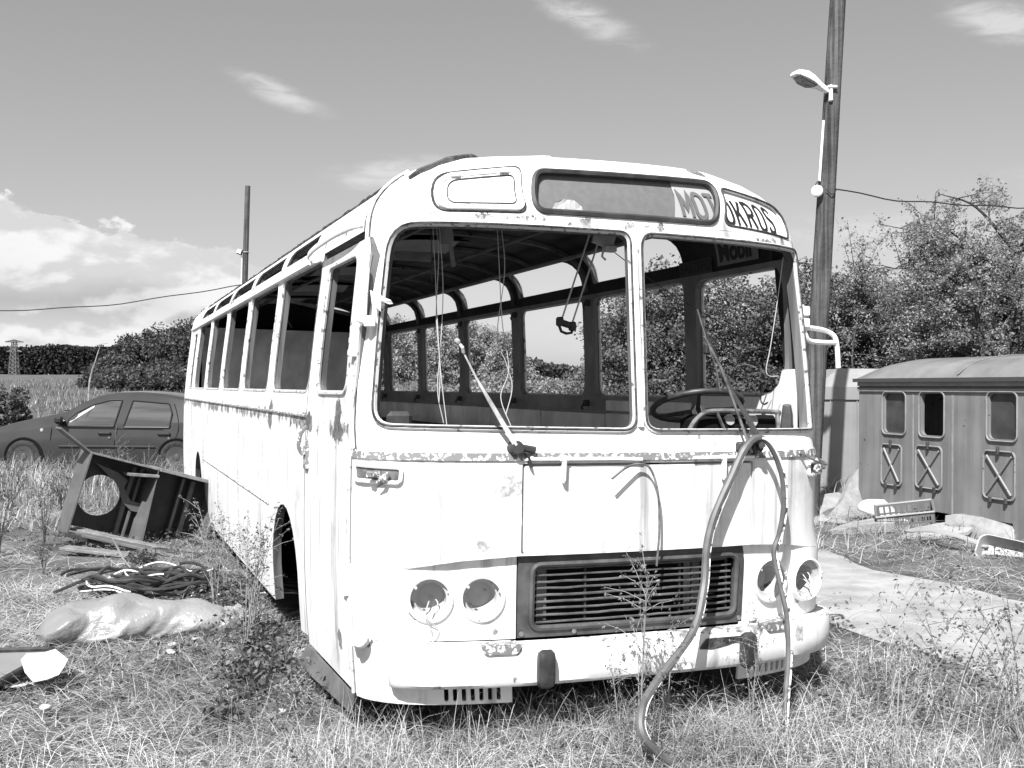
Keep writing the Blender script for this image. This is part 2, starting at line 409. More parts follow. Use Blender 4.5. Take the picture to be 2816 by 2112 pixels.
# front face: plan curve of a bulging nose, leaning back with height
LZ = [.1, 1.28, 1.42, 2.33, 2.45, 2.58, 2.66, 2.73, 2.775, 2.797]; LL = [0, 0, .05, .15, .18, .22, .26, .33, .45, .70]
TT = np.linspace(0, 1, 400) ** .6
GU = .45 * (1 - (1 - TT ** 2.6) ** (1 / 2.6)) - .2
SS = np.concatenate([[0], np.cumsum(np.hypot(np.diff(TT * 1.27), np.diff(GU)))]); ST = SS[-1]
def fhw(z): return hw(z) + .02
def s_of(v, z):
    t = max(-1, min(1, v / fhw(z) / (skew(1, z) if v > 0 else 1))); return math.copysign(float(np.interp(abs(t), TT, SS)), t)
def front_raw(s, z):
    t = math.copysign(float(np.interp(abs(s), SS, TT)), s)
    return Vector((skew(t * fhw(z), z), float(np.interp(abs(s), SS, GU)) + float(np.interp(z, LZ, LL)), z + lift(t * fhw(z), z)))
def front_pt(s, z, depth):
    p = front_raw(s, z)
    if depth == 0: return p
    e = .012
    a = front_raw(max(-ST, s - e), z); b = front_raw(min(ST, s + e), z); c = front_raw(s, z - e); d = front_raw(s, z + e)
    n = (b - a).cross(d - c).normalized()          # outward
    return p - n * depth
def fmap(off=0.0, rec=None): return lambda p, d: front_pt(p[0], p[1], d - off + (rec(p) if rec else 0))
def sz(pts): return [(s_of(v, z), z) for v, z in pts]
def fp(v, z, off=0.0): return front_pt(s_of(v, z), z, -off)
ULEN = 9.85
PIL = [2.725 + 1.488 * k for k in range(-1, 6)]
def part(name, mb, mats, parent=bus, **k): return mb.build(name, mats, parent, **k)
def loop_tube(name, loop, fm, r, m, parent=bus, off=0.0, step=.05, n=6):
    mb = MB(); mb.tube([fm(p, -off) for p in resample(loop, step)], r, n, closed=True); return part(name, mb, m, parent)

# ---- sides
def arch(uc, w, top, bot): return [(uc - w / 2, bot)] + [(uc - w / 2 * math.cos(R(a)), .42 + (top - .42) * math.sin(R(a))) for a in range(0, 181, 15)] + [(uc + w / 2, bot)]
def side(sgn, ustart):
    zb = .16
    out = [(ustart, .2)] + arch(2.02, .92, .86, .18) + arch(7.75, .82, .85, .12) + [(ULEN, .1), (ULEN, 1.0), (ULEN, 2.0), (ULEN, 2.335), (ustart, 2.335)]
    holes = []
    for k in range(5):
        a, b = PIL[k] + .088, PIL[k + 1] - .088
        holes.append(roundpoly([(a, 1.559), (b, 1.559), (b, 2.305), (a, 2.305)], [.12, .10, .07, .07]))
    holes.append(roundpoly([(8.84, 1.56), (9.2, 1.56), (9.2, 2.24), (8.84, 2.24)], .05))
    if sgn > 0:
        holes.append(roundpoly([(1.185, 1.585), (1.185, 2.30), (.33, 2.30), (.29, 2.2), (.29, 1.75), (.32, 1.66), (.39, 1.61), (.51, 1.585)], [.09, .10, .05, .05, .03, .03, .03, .03]))
    mb = MB(); shell(mb, uz(out), [uz(h) for h in holes], smap(sgn), .055, .13, mr=2, flip=(sgn < 0))
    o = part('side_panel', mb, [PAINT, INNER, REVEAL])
    for h in holes: loop_tube('window_seal', uz(h), smap(sgn), .011, SEAL, o, off=-.006, step=.12)
    return o
left = side(-1, 1.305); right = side(1, .25)
# belt moulding, its broken run on the entrance side
mb = MB(); mb.tube([side_pt(u, q_of_z(1.425), -.004, -1) for u in np.arange(1.32, 9.9, .2)], .009, 6); part('belt_moulding', mb, TRIM)
mb = MB(); mb.tube([side_pt(u, q_of_z(.80) , -.002, -1) for u in np.arange(2.6, 7.3, .25)], .005, 5); part('skirt_seam', mb, TRIM)
for u in (4.21, 5.70, 7.19, 8.68, 2.9):
    mb = MB(); mb.tube([side_pt(u, q_of_z(z), .001, -1) for z in np.arange(.2, 1.41, .1)], .004, 4); part('panel_seam', mb, TRIM)

# ---- roof with skylights in its curved shoulders
q0 = q_of_z(2.335)
qs = np.linspace(q0, 2 * QT - q0, 60)
def zq(q): return float(np.interp(q if q <= QT else 2 * QT - q, PQ, PZ))
outl = [(.25 + float(np.interp(zq(q), LZ, LL)), q) for q in qs]
outl += [(ULEN - .02, q) for q in qs[::-1]]
holes = []
for sgn in (0, 1):
    for k in range(5):
        a, b = PIL[k] + .09, PIL[k + 1] - .09
        if sgn == 0 and k == 0: a = 1.62
        zt_ = 2.535 if sgn == 0 else 2.615
        h = roundpoly([(a, q_of_z(2.405)), (b, q_of_z(2.405)), (b - .02, q_of_z(zt_)), (a + .05, q_of_z(zt_))], [.03, .03, .05, .13])
        holes.append(h if sgn == 0 else [(u, 2 * QT - q) for u, q in h])
mb = MB(); shell(mb, outl, holes, lambda p, d: side_pt(p[0], p[1], d, -1), .05, .12, mr=2, flip=True)
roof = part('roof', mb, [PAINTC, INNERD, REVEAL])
for h in holes:
    mb = MB(); mb.tube([side_pt(u, q, .012, -1) for u, q in resample(h, .1)], .007, 5, closed=True); part('skylight_seal', mb, RUST, roof)
for sgn in (-1, 1):
    mb = MB(); pts = []; rr = []
    for u in np.arange(.55, 9.5, .07):
        pts.append(side_pt(u, q_of_z(2.628) + random.uniform(-.012, .012), -.004, sgn)); rr.append(random.uniform(.006, .018))
    mb.tube(pts, rr, 6, flat=.7); part('roof_felt', mb, RUST, roof)
mb = MB(); mb.tube([fp(v, z, .006) for v, z in ((-.985, 2.60), (-.93, 2.635), (-.86, 2.67), (-.78, 2.705), (-.70, 2.73), (-.62, 2.75), (-.54, 2.765))], [.010, .018, .014, .02, .015, .02, .006], 6, flat=.6); part('roof_felt', mb, RUST, roof)
# ribs, rails and lining sheets of the ceiling
for u in PIL[1:6] + [.75, 1.98, 3.45, 4.95, 6.4]:
    e_ = q0 + .02 if u in PIL else q_of_z(2.655)
    mb = MB(); mb.tube([side_pt(u, q, .065, -1) for q in np.linspace(e_, 2 * QT - e_, 34)], .022, 5); part('ceiling_rib', mb, CEIL, roof)
for v, z in ((-.9, 2.575), (.9, 2.575), (-.35, 2.655), (.4, 2.65)):
    mb = MB(); mb.tube([(v, u, z) for u in np.linspace(.6, 9.5, 12)], .017, 6); part('ceiling_rail', mb, INNER if abs(v) > .5 else CEIL, roof)
for k in range(9):
    mb = MB(); u = .9 + k * .95
    shell(mb, [(u, QT - .5 + .1 * (k % 3)), (u + .62, QT - .5), (u + .66, QT + .12 * (k % 4)), (u + .05, QT + .25)], [], lambda p, d: side_pt(p[0], p[1], .085 + d + .03 * math.sin(p[0] * 9 + k), -1), .004, .15, mi=0)
    part('lining_sheet', mb, CEIL if k % 2 else INNER, roof)

# ---- rear end
def rear_pt(s, z, d):
    t = max(-1, min(1, s)); f = hw(z); g = .32 * (1 - (1 - abs(t) ** 3) ** (1 / 3))
    return Vector((t * (f - d * .9), ULEN + .28 - g - .5 * max(0, z - 2.3) ** 2 - max(0, 1.2 - z) * .03 - d, z - (d if z > 2.6 else 0)))
mb = MB(); shell(mb, [(-1, .12), (1, .12)] + [(1, z) for z in np.linspace(.4, 2.796, 16)] + [(-1, z) for z in np.linspace(2.796, .4, 16)], [], lambda p, d: rear_pt(p[0], p[1], d), .05, .16, flip=True)
rear = part('rear_panel', mb, [PAINT, INNERD])
mb = MB(); mb.box((0, 9.66, 1.61), (2.1, .03, 1.5)); mb.box((.35, 9.64, 1.5), (.05, .06, 1.4)); mb.box((-.5, 9.64, 1.5), (.04, .05, 1.4))
part('rear_bulkhead', mb, INNERL)

# ---- floor, black shade core below it, inner walls
mb = MB(); mb.box((0, 5.0, .83), (2.3, 9.3, .06)); part('floor', mb, FLOORM)
mb = MB(); mb.box((0, 5.0, .52), (1.7, 9.4, .5)); mb.box((0, .16, .35), (2.0, .3, .3)); mb.box((0, 5, .36), (2.2, 3.6, .3)); part('chassis_shade', mb, BLACK)  # near-black boxes under the floor stand in for shade in the wheel arches
for uc, hubx in ((2.02, -1.02), (7.75, -.98)):
    mb = MB(); mb.lathe([(.0, -.03), (.09, -.03), (.1, -.01), (.17, 0), (.19, .02), (.19, .14)], (hubx, uc, .42), (1, 0, 0), 20); part('wheel_hub', mb, STEEL)
for k in range(7):
    mb = MB(); u = 1.25 + k * 1.2; mb.box((1.19, u + .595, 1.24 if k else 1.29), (.015, 1.18, .37 if k else .47), bev=.004); part('wall_panel', mb, INNERL)
mb = MB(); mb.box((1.05, 7.1, 1.03), (.24, 5.2, .38)); part('heating_duct', mb, INNERD)
mb = MB(); mb.box((1.185, 5.4, 1.44), (.02, 8.3, .02)); part('wall_rail', mb, INNER)
for k in range(1, 6):
    mb = MB()
    for z in (1.50, 2.27): mb.box((1.15, PIL[k] - .03, z), (.05, .035, .05), bev=.008); mb.tube([(1.13, PIL[k] - .03, z), (1.11, PIL[k] - .03, z - .03), (1.12, PIL[k] - .03, z - .05)], .008, 5)
    part('curtain_hook', mb, DARK)
# driver's corner: white painted side wall that the sun reaches through the windscreen
mb = MB(); shell(mb, uz(roundpoly([(.16, .9), (1.13, .9), (1.13, 1.575), (.50, 1.575), (.38, 1.60), (.31, 1.65), (.28, 1.73), (.18, 1.73)], .02)), [], smap(1, -.062), .02, .15, mi=0)
cab = part('cab_wall', mb, CABW)
mb = MB(); mb.tube(spline([(1.16, .36, 1.70), (1.13, .40, 1.62), (1.13, .43, 1.56), (1.13, .40, 1.53), (1.12, .35, 1.54)], 6), .005, 5); part('loose_cable', mb, WIRED, cab)
def decal(body, u0, z0, size, m, off, sx=1.0, bold=.012):
    vs, fs = text_mesh(body, size, bold, sx); b = MB(); q0_ = q_of_z(z0)
    b.add([side_pt(u0 - x, q0_ + y, .0575 + off, 1) for x, y in vs], fs); return b
mb = MB(); shell(mb, [(.92, q_of_z(2.36)), (.92, q_of_z(2.36) + .15), (.50, q_of_z(2.36) + .15), (.50, q_of_z(2.36))], [], smap(1, -.0575), .002, .06, mi=0); d1 = part('oil_sticker', mb, DECAL, right)
part('lettering', decal('Mobil', .895, 2.385, .16, DECALD, .005, .93, .006), DECALD, d1, smooth=False)
mb = MB(); shell(mb, [(1.36, q_of_z(2.335)), (1.36, q_of_z(2.335) + .09), (.98, q_of_z(2.335) + .09), (.98, q_of_z(2.335))], [], smap(1, -.0575), .002, .06, mi=0); d2 = part('faded_sticker', mb, mat('faded_sticker', .05, .6), right)
part('lettering', decal('EASTFFO', 1.345, 2.352, .09, DECALD, .005, 1.0, .003), DECALD, d2, smooth=False)

# ---- front: hatch band, windscreen frame, roof cap
zs = np.linspace
def edge(z0, z1, n, side): return [(side * ST * (.995 if side < 0 else 1), z) for z in zs(z0, z1, n)]
SL = s_of(-1.262, 1.0)
out = [(SL, .79), (s_of(-1.05, .8), .795), (s_of(-.83, .8), .828), (s_of(-.57, .8), .845), (s_of(.67, .8), .845), (s_of(.9, .8), .832), (s_of(1.1, .8), .80), (ST, .76), (ST, 1.0), (ST, 1.295), (SL, 1.295), (SL, 1.0)]
hatch = roundpoly(sz([(-.567, .852), (.667, .852), (.667, 1.258), (-.567, 1.258)]), .012)
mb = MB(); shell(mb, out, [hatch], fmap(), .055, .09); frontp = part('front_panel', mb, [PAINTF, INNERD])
mb = MB(); shell(mb, roundpoly(sz([(-.555, .853), (.655, .853), (.655, 1.246), (-.555, 1.246)]), .012), [], fmap(-.001), .03, .1); hat = part('engine_hatch', mb, [PAINTF, INNERD])
for v in (-.375, .475):
    mb = MB(); mb.tube([fp(v - .02, 1.275, .012), fp(v, 1.28, .018), fp(v + .02, 1.275, .012)], .012, 6)
    mb.tube([fp(v, 1.275, .015), fp(v, 1.22, .014), fp(v - .002, 1.185, .018), fp(v - .002, 1.175, .012)], [.022, .02, .019, .014], 8, flat=.5); part('hatch_hinge', mb, WHITEP, hat)
mb = MB(); mb.tube([fp(.02 + .0, 1.272, .014)] + [fp(v, 1.276, .014) for v in (-.1, -.3, -.55)], .008, 6); mb.tube([fp(v, 1.276, .014) for v in (.3, .5, .66)], .008, 6); part('hatch_edge_strip', mb, WHITEP, hat)
mb = MB()
mb.tube(spline([(fp(-.16, 1.19, .06)), fp(-.08, 1.24, .05), fp(0, 1.252, .03), fp(.05, 1.23, .04), fp(.085, 1.12, .05), fp(.095, .95, .05), fp(.09, .78, .04)], 8), .006, 5); part('bent_wire', mb, STEEL, hat)
# windscreen frame
wsl = roundpoly(sz([(-1.187, 1.415), (.015, 1.402), (.022, 2.348), (-1.10, 2.338)]), [.10, .075, .06, .15], 6)
wsr = roundpoly(sz([(.068, 1.40), (1.20, 1.40), (1.135, 2.355), (.082, 2.35)]), [.075, .05, .05, .07], 6)
mb = MB(); shell(mb, [(SL, 1.297), (ST, 1.297)] + [(ST, z) for z in zs(1.5, 2.40, 5)] + [(SL * .998, z) for z in zs(2.40, 1.5, 5)], [wsl, wsr], fmap(), .05, .07, mr=2)
wsf = part('windscreen_frame', mb, [PAINTC, INNERD, REVEAL])
for sgn in (-1, 1):
    s1 = SL * .985 if sgn < 0 else ST * .97
    mb = MB(); mb.tube([front_pt(s1, z, -.004) for z in zs(1.31, 2.66, 30)], .010, 6); part('corner_rim', mb, WHITEP, wsf)
    mb = MB(); mb.tube([front_pt(s1 * (1 - .012 * sgn * sgn), z, -.002) for z in zs(1.31, 2.64, 30)], .004, 5); part('corner_gap', mb, RUST, wsf)
for lp in (wsl, wsr):
    loop_tube('windscreen_seal', lp, fmap(), .014, SEAL, wsf, off=.004)
    loop_tube('seal_lip', lp, fmap(), .006, RUST, wsf, off=.016, step=.09, n=5)
mb = MB(); mb.tube([fp(.043, z, .004) for z in zs(1.42, 2.34, 12)], .017, 8); part('mullion', mb, WHITEP, wsf)
# peeling trim strip
mb = MB(); shell(mb, [(SL, 1.270)] + [(s, 1.270) for s in zs(-1.2, 1.2, 12)] + [(ST, 1.270), (ST, 1.302)] + [(s, 1.302) for s in zs(1.2, -1.2, 12)] + [(SL, 1.302)], [], fmap(.007), .012, .06, mi=0); part('trim_strip', mb, TRIM, frontp)
# cap with the destination boxes
sg = roundpoly(sz([(-.445, 2.43), (.53, 2.43), (.555, 2.645), (-.42, 2.64)]), .055, 5)
sk = roundpoly(sz([(.59, 2.43), (1.10, 2.405), (1.07, 2.565), (.61, 2.63)]), .05, 5)
mb = MB(); shell(mb, [(SL, 2.402), (ST, 2.402)] + [(ST, z) for z in zs(2.45, 2.795, 14)] + [(SL, z) for z in zs(2.795, 2.45, 14)], [sg, sk], fmap(), .016, .05)
capo = part('front_cap', mb, [PAINTC, INNERD])
def board(name, loop, depth, m, parent, thick=.006, step=.08):
    b = MB(); shell(b, loop, [], fmap(-depth), thick, step, mi=0); return part(name, b, m, parent)
def letters(body, v0, z0, size, m, depth, parent, sx=1.0, bold=.004, slope=0.0, name='lettering', vmax=None, vmin=None):
    vs, fs = text_mesh(body, size, bold, sx); b = MB(); s0 = s_of(v0, z0)
    b.add([front_pt(s0 + x, z0 + y + x * slope, depth) for x, y in vs], fs)
    return part(name, b, m, parent, smooth=False)
gl = board('sign_glass', roundpoly(sz([(-.47, 2.425), (.57, 2.425), (.60, 2.655), (-.44, 2.65)]), .05), .022, GLASSD, capo)
loop_tube('sign_frame', sg, fmap(), .015, DARK, capo, off=.002, step=.05)
sgc = board('paper_sign', sz([(.30, 2.43), (.545, 2.43), (.565, 2.645), (.315, 2.64)]), .018, SIGNG, gl, .002, step=.025)
b = MB(); shell(b, [(-.40, 2.445), (-.22, 2.445), (-.225, 2.475), (-.27, 2.505), (-.33, 2.51), (-.38, 2.485)], [], lambda p, d: front_pt(p[0], p[1], .016 + d + random.uniform(-.004, .004)), .002, .03, mi=0); part('crumpled_foil', b, SIGNG, gl, smooth=False)
skb = board('route_board', roundpoly(sz([(.575, 2.415), (1.125, 2.39), (1.09, 2.585), (.59, 2.645)]), .03), .019, SIGNB, capo, step=.025)
loop_tube('route_board_seal', sk, fmap(), .006, RUST, capo, off=.001, step=.04)
GLYPH = {'M': [[(0, 0), (0, 1), (.5, .30), (1, 1), (1, 0)]], 'T': [[(0, 1), (1, 1)], [(.5, .92), (.5, 0)]], 'K': [[(0, 0), (0, 1)], [(1, 1), (.12, .40)], [(.36, .56), (1, 0)]],
 'O': [[(.5 + .5 * math.sin(a), .5 + (.24 if math.cos(a) > 0 else -.24) + .26 * math.cos(a)) for a in [2 * math.pi * (i + .5) / 24 for i in range(25)]]],
 'R': [[(0, 0), (0, 1), (.55, 1), (.88, .92), (1, .75), (.88, .56), (.55, .47), (.10, .47)], [(.55, .44), (1, 0)]],
 'S': [[(.98, .80), (.88, .94), (.5, 1.0), (.14, .94), (.02, .77), (.14, .60), (.5, .51), (.86, .41), (.98, .23), (.86, .06), (.5, 0), (.12, .06), (.02, .20)]]}
def stroke_letters(word, v0, z0, w, h, gap, sw, m, depth, parent, slope=0.0):
    b = MB(); s0 = s_of(v0, z0); x0 = 0.0; lay = 0
    for chx in word:
        for st in GLYPH[chx]:
            P = [Vector(p) for p in resample_open([(x0 + x * w, y * h) for x, y in st], .02)]; n = len(P); L_ = []
            for i in range(n):
                a = (P[i] - P[i - 1]).normalized() if i else None; c = (P[i + 1] - P[i]).normalized() if i < n - 1 else None
                if chx == 'O' and i in (0, n - 1): a = (P[-1] - P[-2]).normalized(); c = (P[1] - P[0]).normalized()
                a = a or c; c = c or a; t = a + c; t = t.normalized() if t.length > .3 else a; nn = Vector((-t.y, t.x)); k = min(1.9, 1 / max(.35, abs(nn.dot(Vector((-a.y, a.x)))))) * sw / 2
                L_.append((P[i] + nn * k, P[i] - nn * k))
            vs = [front_pt(s0 + q.x, z0 + q.y + q.x * slope, depth - lay * .0004) for pr in L_ for q in pr]
            b.add(vs, [(2 * i, 2 * i + 1, 2 * i + 3, 2 * i + 2) for i in range(n - 1)]); lay = (lay + 1) % 3
        x0 += w + gap
    return part('lettering', b, m, parent, smooth=False)
def resample_open(pts, step):
    out = []
    for a, c in zip(pts[:-1], pts[1:]):
        a, c = np.array(a, float), np.array(c, float); k = max(1, int(math.ceil(np.linalg.norm(c - a) / step)))
        for q in range(k): out.append(tuple(a + (c - a) * q / k))
    return out + [tuple(map(float, pts[-1]))]
stroke_letters('MOT', .362, 2.462, .062, .125, .026, .021, INKG, .012, sgc, slope=-.02)
stroke_letters('OKROS', .634, 2.447, .054, .126, .031, .018, INK, .0155, skb, slope=-.05)
# blank box on the other side
s2 = roundpoly(sz([(-.885, 2.43), (-.505, 2.435), (-.50, 2.64), (-.855, 2.595)]), .05, 5)
board('blank_route_box', s2, -.006, PAINTC, capo, .01)
loop_tube('route_box_frame', s2, fmap(), .014, WHITEP, capo, off=.006, step=.05)
loop_tube('route_box_line', roundpoly(sz([(-.85, 2.455), (-.535, 2.46), (-.53, 2.61), (-.83, 2.575)]), .04, 5), fmap(), .003, RUST, capo, off=.008, step=.05)
loop_tube('route_box_gap', roundpoly(sz([(-.905, 2.415), (-.487, 2.42), (-.48, 2.66), (-.87, 2.615)]), .06, 5), fmap(), .007, RUST, capo, off=.002, step=.05)
mb = MB()
for v, z in ((-.80, 2.608), (-.58, 2.633)): mb = MB(); mb.tube([fp(v - .02, z - .012, .016), fp(v + .02, z - .01, .016)], .012, 6); part('box_latch', mb, WHITEP, capo)

# ---- lower front: headlamp panels, grille, bumper, valances
def rec(p):
    a = abs(front_raw(p[0], .7).x); t = max(0, min(1, (1.14 - a) / .3)); return .03 * t * t * (3 - 2 * t)
LAMPS = [(-.962, .656), (-.735, .655), (.815, .655), (1.06, .640)]
for i, (pts, hs) in enumerate((([(-1.262, .47), (-.578, .47), (-.578, .85), (-.83, .835), (-1.05, .80), (-1.262, .79)], LAMPS[:2]), ([(.632, .46), (1.27, .46), (1.27, .77), (1.1, .80), (.9, .835), (.632, .85)], LAMPS[2:]))):
    hl = [circle(s_of(v, z), z, .098, 32) for v, z in hs]
    mb = MB(); shell(mb, sz(pts), hl, fmap(rec=rec), .02, .05); hp = part('headlamp_panel', mb, [PAINTF, INNERD])
    for (v, z), loop in zip(hs, hl):
        s0 = s_of(v, z); fm = fmap(rec=rec)
        c = Vector(fm((s0, z), 0)); n = (Vector(fm((s0, z), -.05)) - c).normalized()
        if i == 1: n = (n * .35 + Vector((.12, -1, .0)) * .65).normalized(); c = c + n * (.014 if v < 1 else .026)
        b = MB()
        if i == 0: b.tube([fm(p, -.003) for p in loop], .010, 6, closed=True)
        else: b.lathe([(.116, -.13), (.116, -.02), (.111, .004), (.102, .008), (.098, 0), (.1, -.02)], c, n, 32)
        ring = part('headlamp_rim', b, WHITEP, hp)
        b = MB(); b.lathe([(.1, 0), (.097, -.012), (.085, -.02), (.070, -.022), (.067, -.06), (.052, -.095), (.0, -.11)], c, n, 28); part('headlamp_bowl', b, mat('lamp_bowl', .40, .4, chips=(16, .62, .05, .09)), ring)
        b = MB()
        for w in range({-.962: 2, 1.06: 3}.get(v, 0)):
            P0 = c - n * .1; o1 = Vector((random.uniform(-.04, .04), 0, random.uniform(-.05, .03)))
            b.tube(spline([P0, c - n * .03 + o1, c + n * .02 + Vector((random.uniform(-.03, .03), 0, -.07)), c + n * .015 + Vector((random.uniform(-.05, .06), 0, -.14)), c + n * .02 + Vector((random.uniform(-.06, .08), 0, -.19))][: 5 if v < -.9 else 3], 7), .003, 4)
        for a in (20, 140, 260): b.tube([c + n * .002 + Vector((math.cos(R(a)) * .088, 0, math.sin(R(a)) * .088)), c + n * .014 + Vector((math.cos(R(a)) * .088, 0, math.sin(R(a)) * .088))], .007, 6)
        part('lamp_wiring', b, WIREW, ring)
# grille
SLAT = mat('grille_slat', .085, .5, .4, var=(10, .6, 1.4))
goutl = sz([(-.572, .474), (.626, .466), (.626, .848), (-.572, .848)])
gho = roundpoly(sz([(-.51, .515), (.575, .51), (.585, .80), (-.505, .80)]), .045, 5)
mb = MB(); shell(mb, goutl, [gho], fmap(-.025), .03, .08, mi=0); gr = part('grille', mb, GRILLE)
loop_tube('grille_edge', gho, fmap(), .014, GRILLE, gr, off=-.022, step=.08)
for k in range(9):
    z = .537 + k * .0302; mb = MB(); a, b_ = -.5, .555 + (.01 if k < 8 else -.02)
    mb.tube([fp(v, z + random.uniform(-.002, .002), -.043 + random.uniform(0, .004)) for v in zs(a, b_, 14)], [.0052 + random.uniform(0, .001)] * 14, 6); part('grille_slat', mb, SLAT, gr)
for v in (-.49, -.235, .055, .27, .34, .545):
    mb = MB(); mb.tube([fp(v, z, -.053) for z in zs(.515, .80, 4)], .010, 5, flat=.6); part('grille_post', mb, DARK, gr)
mb = MB(); shell(mb, sz([(-.56, .48), (.61, .48), (.61, .84), (-.56, .84)]), [], fmap(-.12), .02, .15, mi=0); part('radiator', mb, BLACK, gr)
for xb, wb in ((-.42, .05), (.38, .09)): mb = MB(); mb.box((xb, -.065, .64), (wb, .02, .24)); part('radiator_strut', mb, STEEL, gr)
for v, z in ((-.555, .492), (.606, .488), (-.3, .492), (.35, .49)):
    mb = MB(); c = fp(v, z, -.022); mb.lathe([(.012, 0), (.012, .006), (.006, .009), (0, .009)], c, (0, -1, 0), 10); part('grille_bolt', mb, STEEL, gr)
# bumper
bs = np.concatenate([[s_of(-1.12, .4), s_of(-1.115, .4), s_of(-1.10, .4), s_of(-1.07, .4)], zs(s_of(-1.0, .4), s_of(1.24, .4), 34), [s_of(1.262, .4), ST]])
mb = MB(); vs = []
for j, s in enumerate(bs):
    k = min(1, (.25, .6, .85, .97)[j]) if j < 4 else 1.0
    dz = -.012 * max(0, s) / 1.2
    pr = [(-.02, .462), (.045, .465), (.066, .456), (.076, .43), (.080, .36), (.076, .30), (.062, .283), (-.02, .28)]
    for (o_, z) in pr: vs.append(front_pt(s, z + dz, -o_ * k + random.uniform(-.0012, .0012)))
m_ = 8; fs = []
for j in range(len(bs) - 1):
    for q in range(m_ - 1): fs.append((j * m_ + q, j * m_ + q + 1, (j + 1) * m_ + q + 1, (j + 1) * m_ + q))
fs.append(tuple(range(m_))); fs.append(tuple((len(bs) - 1) * m_ + q for q in range(m_))[::-1])
mb.add(vs, fs); bump = part('bumper', mb, PAINTB)
for v in (-.475, .565):
    mb = MB(); c = Vector(fp(v, .362, .10)); d = Vector(fp(v, .362, .2)) - c; Mg = Matrix.Rotation(math.atan2(d.x, -d.y), 3, 'Z'); vs = []
    for hz in np.linspace(-1, 1, 13):
        k = (1 - abs(hz) ** 5) ** .5
        for a in np.linspace(0, 2 * math.pi, 20, endpoint=False): ca, sa = math.cos(a), math.sin(a); vs.append(c + Mg @ Vector((math.copysign(abs(ca) ** .6, ca) * .040 * (.55 + .45 * k), math.copysign(abs(sa) ** .6, sa) * .032 * k, hz * .086)))
    mb.add(vs, [(i * 20 + k, i * 20 + (k + 1) % 20, (i + 1) * 20 + (k + 1) % 20, (i + 1) * 20 + k) for i in range(12) for k in range(20)] + [tuple(range(20))[::-1], tuple(240 + k for k in range(20))]); part('bumper_guard', mb, RUBBER, bump)
for v, w in ((-.665, .085), (.77, .085)):
    mb = MB(); shell(mb, roundpoly([(s_of(v, .4) - w, .452), (s_of(v, .4) - w * .8, .432), (s_of(v, .4) + w * .8, .432), (s_of(v, .4) + w, .452), (s_of(v, .4) + w, .474), (s_of(v, .4) - w, .474)], .012), [], fmap(.086), .07, .06, mi=0); part('bumper_step', mb, TRIM, bump)
mb = MB(); shell(mb, roundpoly([(s_of(.315, .4), .405), (s_of(.30, .4), .385), (s_of(.37, .4), .378), (s_of(.45, .4), .388), (s_of(.50, .4), .40), (s_of(.56, .4), .39), (s_of(.565, .4), .428), (s_of(.34, .4), .432)], .012), [], fmap(.0815), .002, .05, mi=0); part('rust_hole', mb, RUST, bump)
for i, (v0, v1, zb) in enumerate(((-1.262, -.60, .195), (.60, 1.27, .19))):
    slots = [roundpoly([(s, zb + .014), (s + .02, zb + .014), (s + .02, zb + .085), (s, zb + .085)], .008) for s in (s_of((-.90 if i == 0 else .66), .3) + .04 * k for k in range(7))]
    mb = MB(); shell(mb, [(max(SL, s_of(v0, .3)), zb), (s_of(v1, .3), zb), (s_of(v1, .3), .468), (max(SL, s_of(v0, .3)), .468)], slots, fmap(-.008 if i else -.002), .015, .06); part('front_valance', mb, [PAINTB, INNERD])
# corner knob, indicator lamps
mb = MB(); c = Vector((-1.225, .09, .478)); mb.lathe([(.0, .075), (.03, .074), (.036, .068), (.038, .03), (.05, .028), (.05, 0)], c, (-.35, -.94, 0), 22); part('corner_marker', mb, WHITEP)
for sgn in (-1, 1):
    mb = MB(); lp = roundpoly(sz([(sgn * 1.25, 1.172), (sgn * 1.09, 1.168), (sgn * 1.085, 1.236), (sgn * 1.25, 1.242)][::sgn]), .02); fm = fmap()
    shell(mb, lp, [], fmap(.006), .01, .05, mi=0); ind = part('indicator_lamp', mb, STEEL)
    loop_tube('indicator_rim', lp, fm, .010, WHITEP, ind, off=.008, step=.03)
    mb = MB()
    mb.box(fp(sgn * 1.18, 1.205, .010), (.10, .03, .03), .5, bev=.006)
    mb.tube([fp(sgn * 1.13, 1.21, .02), fp(sgn * 1.15, 1.18, .04), fp(sgn * 1.17, 1.15, .03)], [.012, .02, .006], 6, flat=.3); part('indicator_socket', mb, TRIM, ind)
mb = MB(); mb.tube(spline([fp(1.0, 1.285, .01), fp(1.1, 1.24, .05), fp(1.2, 1.22, .06), Vector((1.33, .16, 1.235)), Vector((1.36, .17, 1.20))], 5), .006, 5); mb.box((1.35, .18, 1.205), (.06, .04, .05), bev=.01); part('torn_bracket', mb, STEEL)

# ---- entrance door
dm = smap(-1, .006)
dh = roundpoly([(.335, 1.558), (1.065, 1.555), (1.065, 2.225), (.40, 2.225)], [.10, .11, .06, .08], 6)
mb = MB(); shell(mb, uz([(.185, .20), (1.296, .17), (1.296, 2.285), (.24, 2.285), (.185, 2.2)]), [uz(dh)], dm, .045, .1, mr=2, flip=True)
door = part('entrance_door', mb, [PAINT, INNERD, REVEAL])
loop_tube('door_window_seal', uz(dh), dm, .013, SEAL, door, off=.0, step=.1)
mb = MB(); mb.tube([side_pt(1.301, q_of_z(z), -.004, -1) for z in zs(.18, 2.29, 16)], .0045, 4); part('door_gap_seal', mb, RUST, door)
mb = MB(); mb.tube([side_pt(.188, q_of_z(z), -.012, -1) for z in zs(.2, 2.2, 16)], [random.uniform(.008, .016) for _ in range(16)], 6); part('hinge_post_seal', mb, SEAL, door)
